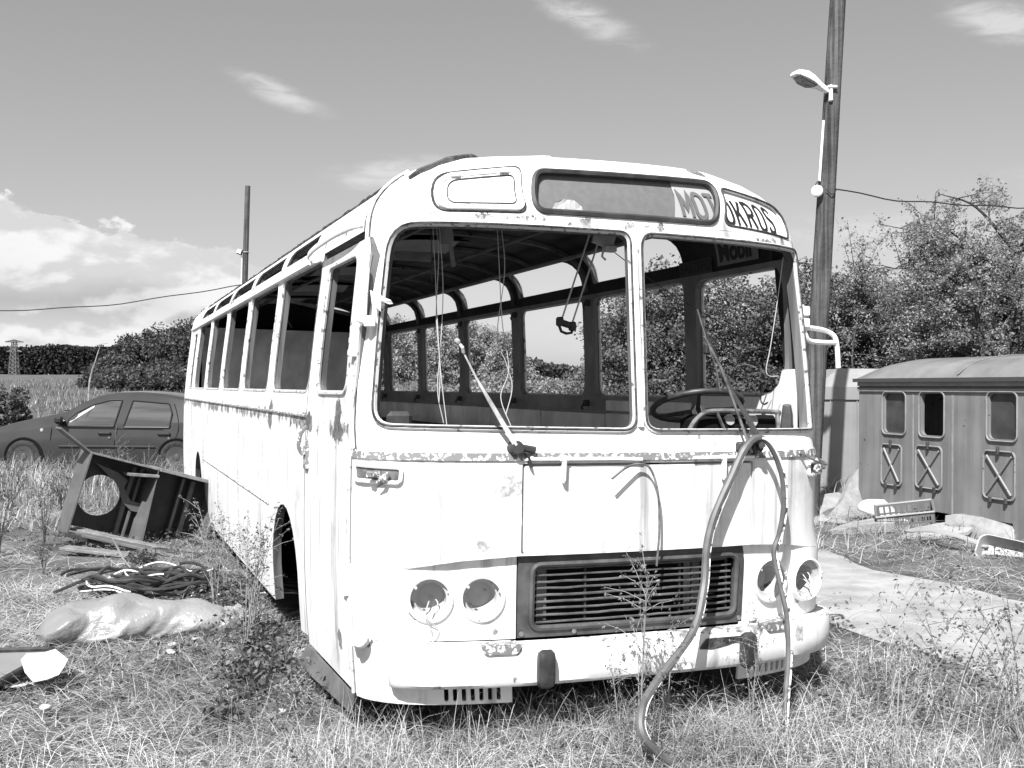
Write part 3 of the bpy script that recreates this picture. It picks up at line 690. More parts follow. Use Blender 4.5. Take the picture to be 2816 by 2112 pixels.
mb = MB(); mb.tube(spline([side_pt(1.235, q_of_z(1.37), -.01, -1), side_pt(1.24, q_of_z(1.33), -.045, -1), side_pt(1.25, q_of_z(1.26), -.05, -1), side_pt(1.25, q_of_z(1.22), -.03, -1), side_pt(1.21, q_of_z(1.235), -.02, -1), side_pt(1.21, q_of_z(1.30), -.02, -1)], 6), .013, 7, flat=.6); mb.box(side_pt(1.235, q_of_z(1.2), -.008, -1), (.03, .09, .14), bev=.01); part('door_handle', mb, TRIM, door)
for z in (1.80, .72):
    mb = MB()
    for dz in (-.055, 0, .055): mb.box(side_pt(.24, q_of_z(z + dz), -.02, -1), (.03, .12, .034), bev=.006)
    mb.tube([side_pt(.19, q_of_z(z - .075), -.03, -1), side_pt(.19, q_of_z(z + .075), -.03, -1)], .02, 8); part('door_hinge', mb, WHITEP, door)
mb = MB(); shell(mb, uz([(.22, .17), (1.27, .15), (1.27, .245), (.22, .262)]), [], lambda p, d: Vector(side_pt(p[0], q_of_z(.17), d, -1)) + Vector((-.012 - .05 * min(1, p[0] / .9) * (q_of_z(.262) - p[1]) / .1, 0, (p[1] - q_of_z(.25)) * .9)), .008, .08, mi=0); part('door_step_flap', mb, mat('flap_grey', .11, .6, var=(5, .7, 1.2)), door)
mb = MB(); pts = [Vector(side_pt(u, q_of_z(z), -o_, -1)) for u, z, o_ in ((1.66, 2.345, .01), (1.58, 2.35, .04), (1.3, 2.355, .06), (.8, 2.36, .065), (.45, 2.36, .05), (.34, 2.365, .02))]
mb.tube(spline(pts, 5), .02, 8, flat=.4); part('door_gutter', mb, WHITEP)
mb = MB(); mb.tube([side_pt(u, q_of_z(2.318), -.006, -1) for u in zs(1.66, 9.7, 30)], .016, 6); part('roof_gutter', mb, WHITEP)
mb = MB(); mb.tube([side_pt(u, q_of_z(2.318), -.006, 1) for u in zs(.3, 9.7, 30)], .016, 6); part('roof_gutter', mb, WHITEP)
# mirror stump with a torn bag at the left corner post, hinges and mirror bow at the right
mb = MB(); mb.tube([(-1.21, .17, 2.13), (-1.225, .15, 2.0), (-1.225, .145, 1.92), (-1.24, .14, 1.88)], [.02, .022, .018, .02], 8); mb.box((-1.20, .12, 1.885), (.05, .03, .05), bev=.005); part('mirror_bracket', mb, WHITEP)
mb = MB()
bag = [(-1.21, .12, 2.06), (-1.17, .06, 2.03), (-1.12, .03, 2.0), (-1.08, .02, 1.985), (-1.06, .03, 1.96), (-1.09, .03, 1.955), (-1.12, .05, 1.965), (-1.15, .06, 1.93), (-1.14, .07, 1.90), (-1.17, .08, 1.93), (-1.20, .10, 1.96)]
bag = [tuple(Vector((-1.19, .10, 1.97)) + (Vector(p) - Vector((-1.19, .10, 1.97))) * .62) for p in bag]; c = Vector((-1.165, .055, 1.975)); mb.add([c] + bag + [c + Vector((0, .03, 0))], [(0, i + 1, (i + 1) % 11 + 1) for i in range(11)] + [(12, (i + 1) % 11 + 1, i + 1) for i in range(11)]); part('torn_bag', mb, WHITEP, smooth=False)
mb = MB()
for z in (2.045, 1.98): mb.box((1.255, .23, z), (.075, .05, .055), bev=.008)
mb.box((1.235, .23, 2.01), (.03, .04, .14)); part('mirror_hinge', mb, WHITEP)
mb = MB(); P = spline([(1.27, .24, 1.955), (1.36, .26, 1.956), (1.46, .28, 1.945), (1.515, .28, 1.915), (1.53, .275, 1.85), (1.535, .27, 1.74)], 7); mb.tube(P, .014, 8)
mb.tube(spline([(1.275, .24, 1.955), (1.285, .24, 1.915), (1.32, .25, 1.885), (1.42, .265, 1.88), (1.52, .275, 1.883)], 6), .014, 8); mb.tube([(1.23, .24, 1.955), (1.28, .24, 1.955)], .018, 8); part('mirror_bow', mb, WHITEP)

# ---- wipers
GREYW = mat('worn_arm', .5, .5, .3, var=(9, .5, 1.3))
mb = MB(); mb.lathe([(.0, .05), (.028, .05), (.034, .035), (.036, 0)], fp(-.60, 1.325, 0), (0, -1, .1), 14); mb.tube([fp(-.58, 1.32, .03), fp(-.51, 1.31, .025)], .016, 6, flat=.5); mb.tube([fp(-.55, 1.3, .02), fp(-.53, 1.24, .012)], [.02, .015], 6, flat=.4); part('wiper_pivot', mb, DARK)
wp = bpy.data.objects['wiper_pivot']
mb = MB(); mb.tube([(-.61, -.20, 1.34), (-.73, -.19, 1.53), (-.80, -.19, 1.64), (-.862, -.2, 1.745)], [.013, .010, .005, .004], 7, flat=.6); mb.lathe([(.0, .014), (.011, .011), (.014, 0), (.011, -.011), (0, -.014)], (-.892, -.2, 1.793), (0, 1, 0), 10); mb.tube([(-.862, -.2, 1.745), (-.87, -.21, 1.765), (-.885, -.2, 1.785)], .008, 6); part('wiper_arm', mb, GREYW, wp)
mb = MB(); mb.lathe([(.0, .06), (.03, .06), (.038, .03), (.04, 0)], fp(.67, 1.325, 0), (0, -1, .1), 14); mb.box(fp(.60, 1.32, .02), (.09, .04, .05), .2, bev=.01); wp2 = part('wiper_pivot', mb, DARK)
mb = MB(); mb.tube([(.678, -.23, 1.325), (.60, -.2, 1.48), (.54, -.17, 1.59), (.43, -.15, 1.81), (.352, -.15, 1.97)], [.017, .014, .009, .006, .005], 7, flat=.6); mb.box((.405, -.15, 1.80), (.04, .03, .05), .2, bev=.006); part('wiper_arm', mb, DARK, wp2)
mb = MB(); mb.tube([(.62, -.22, 1.30), (.56, -.18, 1.50), (.47, -.17, 1.71), (.38, -.16, 1.86)], .007, 6); mb.tube([(.345, -.15, 1.99), (.40, -.16, 1.82), (.45, -.16, 1.71), (.48, -.15, 1.60)], .007, 6, flat=.5); part('wiper_blade', mb, STEEL, wp2)

# ---- cab fittings
mb = MB(); mb.box((.0, .27, 1.22), (2.1, .36, .2), bev=.03); mb.box((-1.05, .14, 1.42), (.12, .05, .12), bev=.02); part('dashboard', mb, DARK)
mb = MB()
for k in range(60):
    v = random.uniform(-1.0, 1.0); mb.box(fp(v, 1.403, -.03 - random.uniform(0, .05)), (random.uniform(.02, .1), random.uniform(.01, .03), random.uniform(.004, .012)), random.uniform(-.4, .4))
part('flaked_putty', mb, TRIM)
mb = MB(); mb.box((.92, .42, 1.40), (.56, .18, .14), bev=.03); cl = part('instrument_binnacle', mb, BLACK)
mb = MB(); mb.tube(spline([(.585, .30, 1.385), (.63, .30, 1.445), (.71, .30, 1.488), (.9, .30, 1.492), (1.15, .30, 1.488), (1.215, .30, 1.465), (1.25, .30, 1.385)], 6), .013, 8); mb.tube([(.76, .3, 1.48), (.80, .29, 1.39)], .018, 6, flat=.4); mb.tube([(1.15, .3, 1.48), (1.15, .29, 1.39)], .012, 6); part('binnacle_rail', mb, STEEL, cl)
for xd, rd in ((1.0, .04), (.86, .03)): mb = MB(); mb.lathe([(0, .0), (rd, 0), (rd, -.02)], (xd, .325, 1.445), (0, -1, .2), 16); part('dial', mb, SIGNG, cl)
nrm = Vector((.05, .34, .94)).normalized(); ctr = Vector((.76, .50, 1.515)); ax = nrm.orthogonal().normalized(); ay = nrm.cross(ax)
mb = MB(); mb.tube([ctr + (ax * math.cos(a) + ay * math.sin(a)) * (.245 + (.003 if k % 2 else 0)) for k, a in enumerate(zs(0, 2 * math.pi, 48, endpoint=False))], .017, 12, closed=True); sw = part('steering_wheel', mb, RUBBER)
mb = MB()
for a in (1.3, 3.4, 5.5): mb.tube([ctr - nrm * .03, ctr + (ax * math.cos(a) + ay * math.sin(a)) * .24], [.016, .010], 6)
mb.tube([ctr - nrm * .01, ctr - nrm * .45 + Vector((0, -.1, 0))], [.04, .03], 8); part('steering_column', mb, DARK, sw)
mb = MB(); mb.tube([(1.13, .19, 1.40), (1.11, .16, 1.48), (1.10, .15, 1.53)], [.035, .03, .022], 8); part('corner_hose', mb, RUBBERG)
# hanging wires and the swinging strap
for pts, m_ in (([(-.83, .4, 2.5), (-.815, .38, 2.2), (-.806, .35, 1.9), (-.79, .33, 1.65), (-.765, .3, 1.40)], WIREW), ([(-.82, .4, 2.5), (-.80, .37, 2.25), (-.81, .36, 1.95), (-.79, .35, 1.7), (-.795, .34, 1.52)], WIREW), ([(-.84, .41, 2.55), (-.835, .38, 2.3), (-.828, .38, 2.1)], WIRED),
             ([(-.80, .4, 2.5), (-.775, .37, 2.1), (-.785, .36, 1.8), (-.80, .35, 1.58), (-.77, .34, 1.42)], WIREW), ([(-.49, .4, 2.5), (-.478, .37, 2.15), (-.468, .35, 1.92), (-.43, .35, 1.69), (-.47, .35, 1.55), (-.43, .3, 1.40)], WIREW),
             ([(-.47, .42, 2.5), (-.452, .37, 2.2), (-.49, .36, 1.86), (-.44, .36, 1.72), (-.41, .35, 1.6), (-.45, .33, 1.46)], WIREW), ([(.05, .3, 2.35), (.4, .25, 2.12), (.75, .2, 1.94), (1.01, .2, 1.83)], WIRED), ([(1.1, .2, 2.33), (1.06, .2, 2.05), (1.025, .2, 1.84), (1.0, .2, 1.72), (1.02, .2, 1.685), (1.08, .2, 1.685)], WIREW)):
    mb = MB(); mb.tube(spline(pts, 8), .0023 if m_ is WIREW else .0025, 5); part('hanging_wire', mb, m_)
mb = MB(); mb.tube([(.134, .6, 2.45), (-.03, .6, 1.965)], .0048, 6); mb.tube([(.19, .6, 2.42), (.035, .6, 1.955)], .0048, 6); st_ = part('swing_rod', mb, WIREW)
mb = MB(); mb.box((0, .6, 1.945), (.12, .03, .035), Matrix.Rotation(.25, 3, 'Y'), bev=.01); mb.box((-.04, .6, 1.958), (.03, .05, .05), bev=.008); mb.box((.035, .6, 1.935), (.03, .05, .05), bev=.008); mb.tube([(-.045, .6, 1.94), (-.03, .6, 1.905), (0, .6, 1.895), (.03, .6, 1.90), (.04, .6, 1.925)], .008, 6); part('rod_clamp', mb, DARK, st_)
mb = MB(); mb.box((-.02, .12, 2.36), (.11, .02, .12), Matrix.Rotation(.3, 3, 'Y')); mb.box((.0, .11, 2.29), (.06, .05, .03), bev=.004); mb.tube([(-.03, .11, 2.3), (-.04, .11, 2.25), (-.02, .11, 2.235)], .006, 5); part('visor_bracket', mb, GREYP)
mb = MB(); mb.lathe([(0, -.05), (.035, -.045), (.04, 0), (.03, .04)], (-.62, .8, 2.40), (0, 0, 1), 12); mb.tube([(-.62, .8, 2.65), (-.62, .8, 2.42)], .008, 5); mb.tube([(-.6, .8, 2.38), (-.56, .85, 2.25)], .012, 6); part('dangling_lamp', mb, INNER)

# ---- rubber hose draped over the wiper
HP = [(-.078, -.75, .03), (-.227, -.72, .16), (-.214, -.66, .26), (-.077, -.55, .344), (.175, -.42, .502), (.289, -.33, .682), (.329, -.29, .868), (.385, -.27, 1.016), (.486, -.25, 1.187), (.57, -.235, 1.322), (.65, -.225, 1.371), (.717, -.235, 1.335), (.781, -.24, 1.204), (.8, -.24, 1.044), (.78, -.235, .908), (.745, -.24, .809), (.753, -.28, .669), (.759, -.33, .522), (.748, -.36, .33), (.705, -.4, .16), (.66, -.45, .02)]
HP = [(-.02, -.95, .02), (-.05, -.86, .02)] + HP
hose = thing('rubber_hose', 'long split rubber window profile draped over the wiper on the front of the bus', 'hose')
hose.matrix_world = bus.matrix_world.copy()
sp = spline(HP, 7); rr = [(.019 if i < len(sp) * .55 else .015) * (1 + .07 * math.sin(i * .9) * math.sin(i * .37)) for i in range(len(sp))]
mb = MB(); mb.tube(sp, rr, 8); hb = mb.build('hose_body', RUBBERG, hose)
mb = MB(); k = int(len(sp) * .33); mb.tube([p + Vector((.017, -.006, 0)) for p in sp[k - 30:k + 30]], .005, 5); mb.tube([p + Vector((.006, -.014, 0)) for p in sp[int(len(sp) * .55):]], .006, 5); mb.build('pale_edge', RUBBERW, hose)
# ================================================================== GROUND
def smooth01(t): t = np.clip(t, 0, 1); return t * t * (3 - 2 * t)
_w = [(RNG.uniform(.25, 2.2), RNG.uniform(0, 6.28), RNG.uniform(0, 6.28)) for _ in range(10)]
def gz(x, y):
    x = np.asarray(x, float); y = np.asarray(y, float)
    z = .17 * smooth01((y - 13) / 4.5) + 1.15 * smooth01((y - 17) / 40) + 2.3 * smooth01((y - 45) / 170) + 2.0 * smooth01((y - 200) / 500)
    n = sum(np.sin(x * f * math.cos(a) + y * f * math.sin(a) + p) for f, a, p in _w) / 10
    u = -(x - .4975) * .3737 + (y - 4.994) * .9276; v = (x - .4975) * .9276 + (y - 4.994) * .3737       # bus frame
    near = smooth01(1 - np.abs(v - 3.3) / 2.2)                 # flat along the track
    return z + n * .05 * (1 - near) * (1 + smooth01((y - 18) / 20) * 3) - .03 * smooth01((1.3 - np.abs(v)) / .4) * smooth01((u + .2) / .5) * smooth01((10.5 - u) / .5)
def gz1(x, y): return float(gz(x, y))
def np_mesh(name, V, quads, mats, mi=None, parent=None, smooth=False, k=4):
    me = bpy.data.meshes.new(name); V = np.asarray(V, np.float32); Q = np.asarray(quads, np.int32)
    me.vertices.add(len(V)); me.vertices.foreach_set('co', V.ravel())
    me.loops.add(Q.size); me.loops.foreach_set('vertex_index', Q.ravel())
    me.polygons.add(len(Q)); me.polygons.foreach_set('loop_start', np.arange(0, Q.size, k, dtype=np.int32)); me.polygons.foreach_set('loop_total', np.full(len(Q), k, np.int32))
    for m_ in (mats if isinstance(mats, (list, tuple)) else [mats]): me.materials.append(m_)
    if mi is not None: me.polygons.foreach_set('material_index', np.asarray(mi, np.int32))
    if smooth: me.polygons.foreach_set('use_smooth', np.ones(len(Q), bool))
    me.update(calc_edges=True); me.validate()
    return link(name, me, parent)
GROUND = mat('dry_soil', 0.11, 0.95, 0.1, var=(1.7, 0.6, 1.25), chips=(9, .60, .12, .06), bump=(14, .6))
xs = np.unique(np.concatenate([np.arange(-14, 14.1, .35), np.sign(np.arange(-40, 41)) * 14 * 1.105 ** np.abs(np.arange(-40, 41))]))
ys = np.unique(np.concatenate([np.arange(-6, 24, .35), 24 * 1.08 ** np.arange(0, 53), -6 - 3 * 1.5 ** np.arange(0, 10)]))
X, Y = np.meshgrid(xs, ys); nx, ny = len(xs), len(ys)
V = np.stack([X.ravel(), Y.ravel(), gz(X, Y).ravel()], 1)
I = (np.arange(ny - 1)[:, None] * nx + np.arange(nx - 1)[None, :]).ravel()
tag(np_mesh('ground', V, np.stack([I, I + 1, I + nx + 1, I + nx], 1), GROUND, smooth=True), kind='structure')
# pale gravel track beside the bus
TRACK = mat('track_gravel', 0.32, 0.95, 0.1, var=(2.5, 0.75, 1.15), chips=(14, .63, .08, .16), bump=(60, .5))
def bus2w(v, u): return (.4975 + .9276 * v - .3737 * u, 4.994 + .3737 * v + .9276 * u)
pts = []; NV = 14; us = np.arange(-9, 60, .35)
for u in us:
    lo = 2.25 + .12 * math.sin(u * 1.7) + .08 * math.sin(u * 4.1 + 1) + (.25 if u < -1 else 0); hi = 4.25 + .14 * math.sin(u * 1.3 + 2) + .09 * math.sin(u * 3.7) + .25 * max(0, min(1, (3 - u) / 4))
    for k in range(NV + 1):
        v = lo + (hi - lo) * k / NV; x, y = bus2w(v, u); pts.append((x, y, gz1(x, y) + .006 + (0.004 if 0 < k < NV else 0)))
n = NV + 1; Q = [(j * n + k, j * n + k + 1, (j + 1) * n + k + 1, (j + 1) * n + k) for j in range(len(us) - 1) for k in range(NV)]
tag(np_mesh('track', np.array(pts), Q, TRACK, smooth=True), kind='structure')

# ================================================================== TREES
BARK = mat('bark', 0.06, 0.9, 0.1, var=(7, .6, 1.5), bump=(20, .6)); BARKP = mat('pale_bark', 0.2, 0.9, 0.1, var=(7, .5, 1.4))
L_DEEP = leaf_mat('deep_leaves', 0.135, .6, .35, .2); L_MID = leaf_mat('mid_leaves', 0.085, .5, .35, .4); L_PALE = leaf_mat('pale_leaves', 0.26, .55, .4); L_GREY = leaf_mat('grey_green_leaves', 0.26, .6, .35)
L_DIM = leaf_mat('dark_needles', 0.032, .7, .2, .2); L_BUSH = leaf_mat('bush_leaves', 0.10, .5, .3)
def leaf_cards(C, size, rng, up=.35, aspect=.6, droop=None):
    """folded diamond leaves at the points C"""
    n = len(C); nrm = rng.normal(size=(n, 3)); nrm[:, 2] += up * 2; nrm /= np.linalg.norm(nrm, axis=1)[:, None]
    a = rng.normal(size=(n, 3)); a -= nrm * (a * nrm).sum(1)[:, None]; a /= np.linalg.norm(a, axis=1)[:, None]
    b = np.cross(nrm, a); s = size * rng.uniform(.55, 1.35, n)[:, None]
    V = np.empty((n, 4, 3)); V[:, 0] = C - a * s * .5; V[:, 1] = C + b * s * aspect * .5 + nrm * s * .08; V[:, 2] = C + a * s * .5 - nrm * s * .06; V[:, 3] = C - b * s * aspect * .5 + nrm * s * .08
    return V.reshape(-1, 3), np.arange(4 * n).reshape(n, 4)
def crown_points(rng, n, c, rx, ry, rz, clumps, clr, hollow=.45, shape=None):
    d = rng.normal(size=(clumps, 3)); d /= np.linalg.norm(d, axis=1)[:, None]
    rad = hollow + (1 - hollow) * rng.random(clumps) ** .6
    K = d * rad[:, None] * np.array([rx, ry, rz])
    if shape == 'cone': f = np.clip(1.15 - (K[:, 2] + rz) / (2 * rz), .12, 1); K[:, 0] *= f * 1.3; K[:, 1] *= f * 1.3
    K += np.array(c)
    w = rng.uniform(.4, 1.6, clumps); pick = rng.choice(clumps, n, p=w / w.sum())
    q = rng.normal(size=(n, 3)); q /= np.linalg.norm(q, axis=1)[:, None]; q *= (rng.random(n) ** .45)[:, None] * clr * rng.uniform(.6, 1.3, clumps)[pick][:, None]
    q[:, 2] *= .75
    return K, K[pick] + q
def tree(name, label, x, y, h, rx, rz, nleaf, size, m, group, seed, clumps=60, clr=.4, trunk=.09, cat='tree', base=0.0, up=.35, aspect=.6, shape=None, bark=None, hollow=.4, limbs=14):
    rng = np.random.default_rng(seed); z0 = gz1(x, y) + base
    t = thing(name, label, cat, (x, y, z0), (0, 0, 0), group)
    K, P = crown_points(rng, nleaf, (0, 0, h - rz), rx, rx * .9, rz, clumps, clr, hollow, shape)
    P = P[P[:, 2] > .03]
    V, Q = leaf_cards(P, size, rng, up, aspect); np_mesh('crown', V, Q, m, parent=t)
    mb = MB(); top = h - rz * .35; lean = rng.normal(size=2) * .06 * h
    cl = lambda s: Vector((lean[0] * s * s, lean[1] * s * s, top * s))
    mb.tube([Vector((0, 0, -.15))] + [cl(s) for s in (0.02, .25, .5, .75, 1)], [trunk * 1.4, trunk * 1.2, trunk, trunk * .8, trunk * .5, trunk * .2], 7)
    for i in range(limbs):
        k = K[i % len(K)]; s = float(np.clip((k[2] / top) * .6, .12, .9)); a = cl(s); b = Vector(k); mid = a.lerp(b, .5) + Vector((0, 0, .12 * (b - a).length))
        mb.tube(spline([a, mid, b], 3), [trunk * .42, trunk * .38, trunk * .32, trunk * .26, trunk * .2, trunk * .14, trunk * .07], 5)
    mb.build('trunk', bark or BARK, t); return t
def px(x, Yd): return (x - 1106) / 2235. * Yd
# row of broad-leaved trees behind the yard, from behind the bus to the right edge
H = [  # image column, depth, height above ground, crown radius
 (1345, 25.5, 4.0, 1.15), (1420, 24.5, 4.6, 1.25), (1500, 25.0, 4.9, 1.4), (1580, 24.0, 4.55, 1.3), (1655, 25.0, 4.05, 1.2), (1735, 24.0, 4.5, 1.35), (1815, 24.5, 4.5, 1.35),
 (1895, 24.0, 4.6, 1.4), (1985, 23.5, 4.7, 1.4), (2080, 23.0, 4.7, 1.4), (2170, 23.0, 4.2, 1.4), (2270, 23, 4.4, 1.4)]
HL = ['leafy tree at the left end of the row, its edge against open sky', 'tall leafy tree with two spiky tops seen through the windscreen', 'leafy tree behind the windscreen mullion', 'tallest leafy tree framed by the driver window', 'leafy tree with a dip in its top right of the steering wheel',
 'leafy tree directly behind the tall wooden pole', 'leafy tree just right of the tall wooden pole', 'leafy tree above the pale shed', 'leafy tree above the left end of the wagon body', 'leafy tree in shade under the feathery acacia', 'leafy tree behind the acacia trunk', 'leafy tree cut by the right edge of the photo']
for i, (c, d, h, r) in enumerate(H):
    tree('leafy_tree', HL[i], px(c, d), d, h - gz1(px(c, d), d) + .02, r * 1.05, h * .52, 17000, .086, L_DEEP, 'row of leafy trees behind the yard', 100 + i, clumps=120, clr=.40, trunk=.06, hollow=.25, up=.3, limbs=8)
for i, (c, d, h) in enumerate(((1390, 24, 1.7), (1530, 23.5, 1.8), (1640, 23.2, 1.6), (1850, 22.8, 1.7), (1960, 22.5, 1.8), (2060, 22.0, 1.7), (2160, 21.5, 1.6))):
    tree('undergrowth_bush', ['low bush filling the gap under the first leafy tree', 'low bush under the driver window trees', 'low bush beside the windscreen corner post', 'low bush behind the ridge of the shed', 'low bush behind the left end of the wagon roof', 'low bush behind the middle of the wagon roof', 'low bush behind the right of the wagon roof'][i],
         px(c, d), d, h, 1.25, h * .5, 5500, .10, L_DEEP, 'bushes under the leafy trees', 150 + i, clumps=40, clr=.4, trunk=.04, cat='bush', hollow=.2, limbs=6)
# feathery acacia over the wagon, thin sapling beside the pole
def acacia(name, label, x, y, h, spread, seed, nb, leaflets, m, trunk, hgt0=.3, cat='tree', fs=1.0, dense=0):
    rng = np.random.default_rng(seed); z0 = gz1(x, y); t = thing(name, label, cat, (x, y, z0)); mb = MB(); pts = []
    mb.tube(spline([(0, 0, -.1), (.05, 0, h * .2), (-.08, .05, h * .45), (.1, 0, h * .75)], 4), [trunk * (1 - .6 * k / 12) for k in range(13)], 7)
    for i in range(nb):
        s = rng.uniform(hgt0, .8); a = Vector((rng.normal() * .06, rng.normal() * .06, h * s)); an = rng.uniform(0, 2 * math.pi); L = spread * rng.uniform(.5, 1.05) * (1.25 - .6 * s)
        e = a + Vector((math.cos(an) * L, math.sin(an) * L, h * rng.uniform(.02, .34))); mid = a.lerp(e, .5) + Vector((0, 0, rng.uniform(.05, .2) * L))
        sp_ = spline([a, mid, e], 6); mb.tube(sp_, [trunk * .42 * (1 - .85 * k / (len(sp_) - 1)) for k in range(len(sp_))], 5)
        for j in range(9):
            b = sp_[3 + int(rng.integers(0, len(sp_) - 3))]; w = rng.normal(size=3); w[2] = abs(w[2]) * .6; tw = b + Vector(w / np.linalg.norm(w)) * L * rng.uniform(.16, .42)
            mb.tube([b, b.lerp(tw, .5) + Vector((0, 0, .04)), tw], [trunk * .11, trunk * .08, trunk * .03], 4)
            if rng.random() < .9:
                for q in range(leaflets):
                    f = b.lerp(tw, rng.uniform(.25, 1.05)); dr = rng.normal(size=3); dr[2] -= .1; dr /= np.linalg.norm(dr); l = rng.uniform(.16, .34) * fs
                    for g in range(6): pts.append(np.array(f) + dr * l * (g / 6.) + rng.normal(size=3) * .018 * fs)
    A_ = np.array(pts)
    if dense: A_ = np.concatenate([A_, crown_points(rng, dense, (0, 0, h * .66), spread * .95, spread * .9, h * .36, 130, .34, .3)[1]])
    V, Q = leaf_cards(A_, .062 * fs, rng, .5, .5); np_mesh('crown', V, Q, m, parent=t); mb.build('trunk', BARK, t); return t
acacia('acacia_tree', 'tall pale feathery acacia rising over the wagon at the right edge', px(2180, 20), 20, 5.2, 2.9, 31, 70, 13, L_PALE, .10, .2, dense=34000)
acacia('sapling', 'thin wispy sapling standing up behind the hedge right of the tall pole', px(1850, 22.5), 22.5, 4.6, .7, 33, 12, 3, L_GREY, .035, .62)
t = thing('bare_tree', 'bare twiggy dead limbs poking out left of the acacia', 'dead tree', (px(2120, 19.6), 19.6, gz1(px(2120, 19.6), 19.6))); mb = MB(); rng = np.random.default_rng(5)
mb.tube(spline([(0, 0, 0), (.05, 0, 1.6), (-.1, 0, 3.0), (-.2, 0, 3.9)], 5), [.07 - .003 * k for k in range(16)], 6)
for i in range(9):
    a = Vector((-.1, 0, rng.uniform(2.9, 3.9))); e = a + Vector((rng.uniform(-1.25, -.3), rng.uniform(-.3, .3), rng.uniform(-.1, .7))); s_ = spline([a, a.lerp(e, .5) + Vector((0, 0, rng.uniform(-.1, .15))), e], 6); mb.tube(s_, [.03 - .0022 * k for k in range(len(s_))], 5)
    for j in range(6):
        b = s_[int(rng.integers(4, len(s_)))]; e2 = b + Vector((rng.uniform(-.35, .1), rng.uniform(-.1, .1), rng.uniform(-.1, .35))); mb.tube([b, b.lerp(e2, .5) + Vector((0, 0, .03)), e2], [.008, .006, .003], 4)
mb.build('trunk', BARK, t)
# pale poplars seen through the side windows of the bus, scrub at their foot
for i, (c, d, h, r) in enumerate(((800, 62, 6.0, 1.9), (850, 60, 6.0, 1.8), (905, 63, 5.7, 1.8), (955, 60, 5.6, 1.7), (1005, 62, 5.9, 1.7), (1050, 64, 5.8, 1.6), (1090, 60, 4.7, 1.3), (1118, 62, 3.6, 1.1))):
    x = px(c, d); tree('poplar_tree', ['pale poplar at the far left of the grove, behind the bus rear windows', 'second pale poplar from the left in the grove', 'pale poplar behind the hanging wires', 'pale poplar left of the left wiper arm', 'tallest pale poplar, right beside the left wiper tip', 'pale poplar with a leaning top right of the wiper', 'smaller pale poplar at the grove edge', 'lowest pale poplar sloping down to the open sky'][i],
         x, d, h - 1.35, r, (h - 1.35) * .5, 9000, .16, L_GREY, 'grove of pale poplars', 200 + i, clumps=110, clr=.5, trunk=.08, shape='cone', bark=BARKP, hollow=.1, up=.2, aspect=.5)
for i, (c, d, h) in enumerate(((850, 40, 1.1), (930, 42, 1.2), (1010, 40, 1.2), (1090, 43, 1.5), (1160, 41, 1.4), (1225, 40, 1.5), (1285, 38, 1.9))):
    x = px(c, d); h -= .5; tree('scrub_bush', ['low pale scrub below the leftmost poplar', 'low pale scrub left of the wiper arm', 'low pale scrub crossing behind the wiper arm', 'low pale scrub right of the wiper arm', 'low scrub below the far wooded hill', 'low scrub under the open sky window', 'taller scrub at the left end of the leafy trees'][i], x, d, h, 1.3, h * .5, 3000, .12, L_GREY, 'scrub at the foot of the poplars', 230 + i, clumps=36, clr=.45, trunk=.03, cat='bush', hollow=.2, limbs=5)
# thicket on the left behind the car
for i, (c, d, h, r) in enumerate(((255, 57, 2.9, 1.5), (300, 58, 4.3, 1.7), (345, 58, 4.9, 1.7), (390, 57, 5.1, 1.8), (440, 58, 5.6, 1.9), (500, 60, 5.6, 1.9), (235, 55, 1.9, 1.3), (345, 52, 2.6, 1.8), (410, 51, 2.6, 1.7), (290, 53, 2.4, 1.6))):
    x = px(c, d); tree('thicket_tree', ['dark low tree at the left end of the thicket', 'dark tree stepping up in the thicket beyond the car', 'dark tree in the middle of the thicket', 'tall dark tree next to the rear corner of the bus', 'tall dark tree half hidden by the bus rear', 'dark tree wholly behind the bus windows', 'dark bush at the tip of the thicket by the leaning stick', 'lower dark tree in front of the thicket middle', 'lower dark tree in front next to the bus rear', 'lower dark tree in front at the thicket left'][i],
         x, d, h - 1.25, r, (h - 1.25) * .5, 7500, .17, L_MID, 'thicket beyond the car', 260 + i, clumps=80, clr=.5, trunk=.09, hollow=.2)
x, d = px(-5, 24), 24; tree('round_bush', 'round dark bush at the left edge above the car bonnet', x, d, 1.25, .7, .6, 3200, .11, L_BUSH, None, 300, clumps=40, clr=.3, trunk=.03, cat='bush', hollow=.3, limbs=6)
# far woods that read as one mass
def wood(name, label, x0, x1, d, h, n, size, m, seed, prof):
    rng = np.random.default_rng(seed); t_ = rng.random(n); xx = x0 + (x1 - x0) * t_; dd = d + rng.uniform(-4, 8, n)
    lump = sum(np.sin(t_ * f + p) for f, p in ((23, 1), (57, 2), (131, .5), (211, 3))) / 4
    top = h * np.interp(t_, prof[0], prof[1]) * (1 + .13 * lump)
    P = np.stack([xx, dd, gz(xx, dd) + top * rng.random(n) ** .75], 1); V, Q = leaf_cards(P, size, rng, .2, .7)
    return tag(np_mesh(name, V, Q, m), label, 'wood', None, 'stuff')
wood('distant_wood', 'long dark strip of forest on the skyline behind the pylon', px(-120, 190), px(330, 190), 190, 5.2, 45000, .55, L_DIM, 1, ([0, .3, .5, .62, .8, 1], [.85, .9, 1.0, .98, .95, 1.1]))
wood('distant_hill_wood', 'small far wooded rise seen through the bus between poplars and leafy trees', px(1085, 150), px(1330, 150), 150, 2.6, 7000, .8, L_MID, 2, ([0, .2, .45, .7, 1], [1.1, 1.15, .8, .6, .55]))
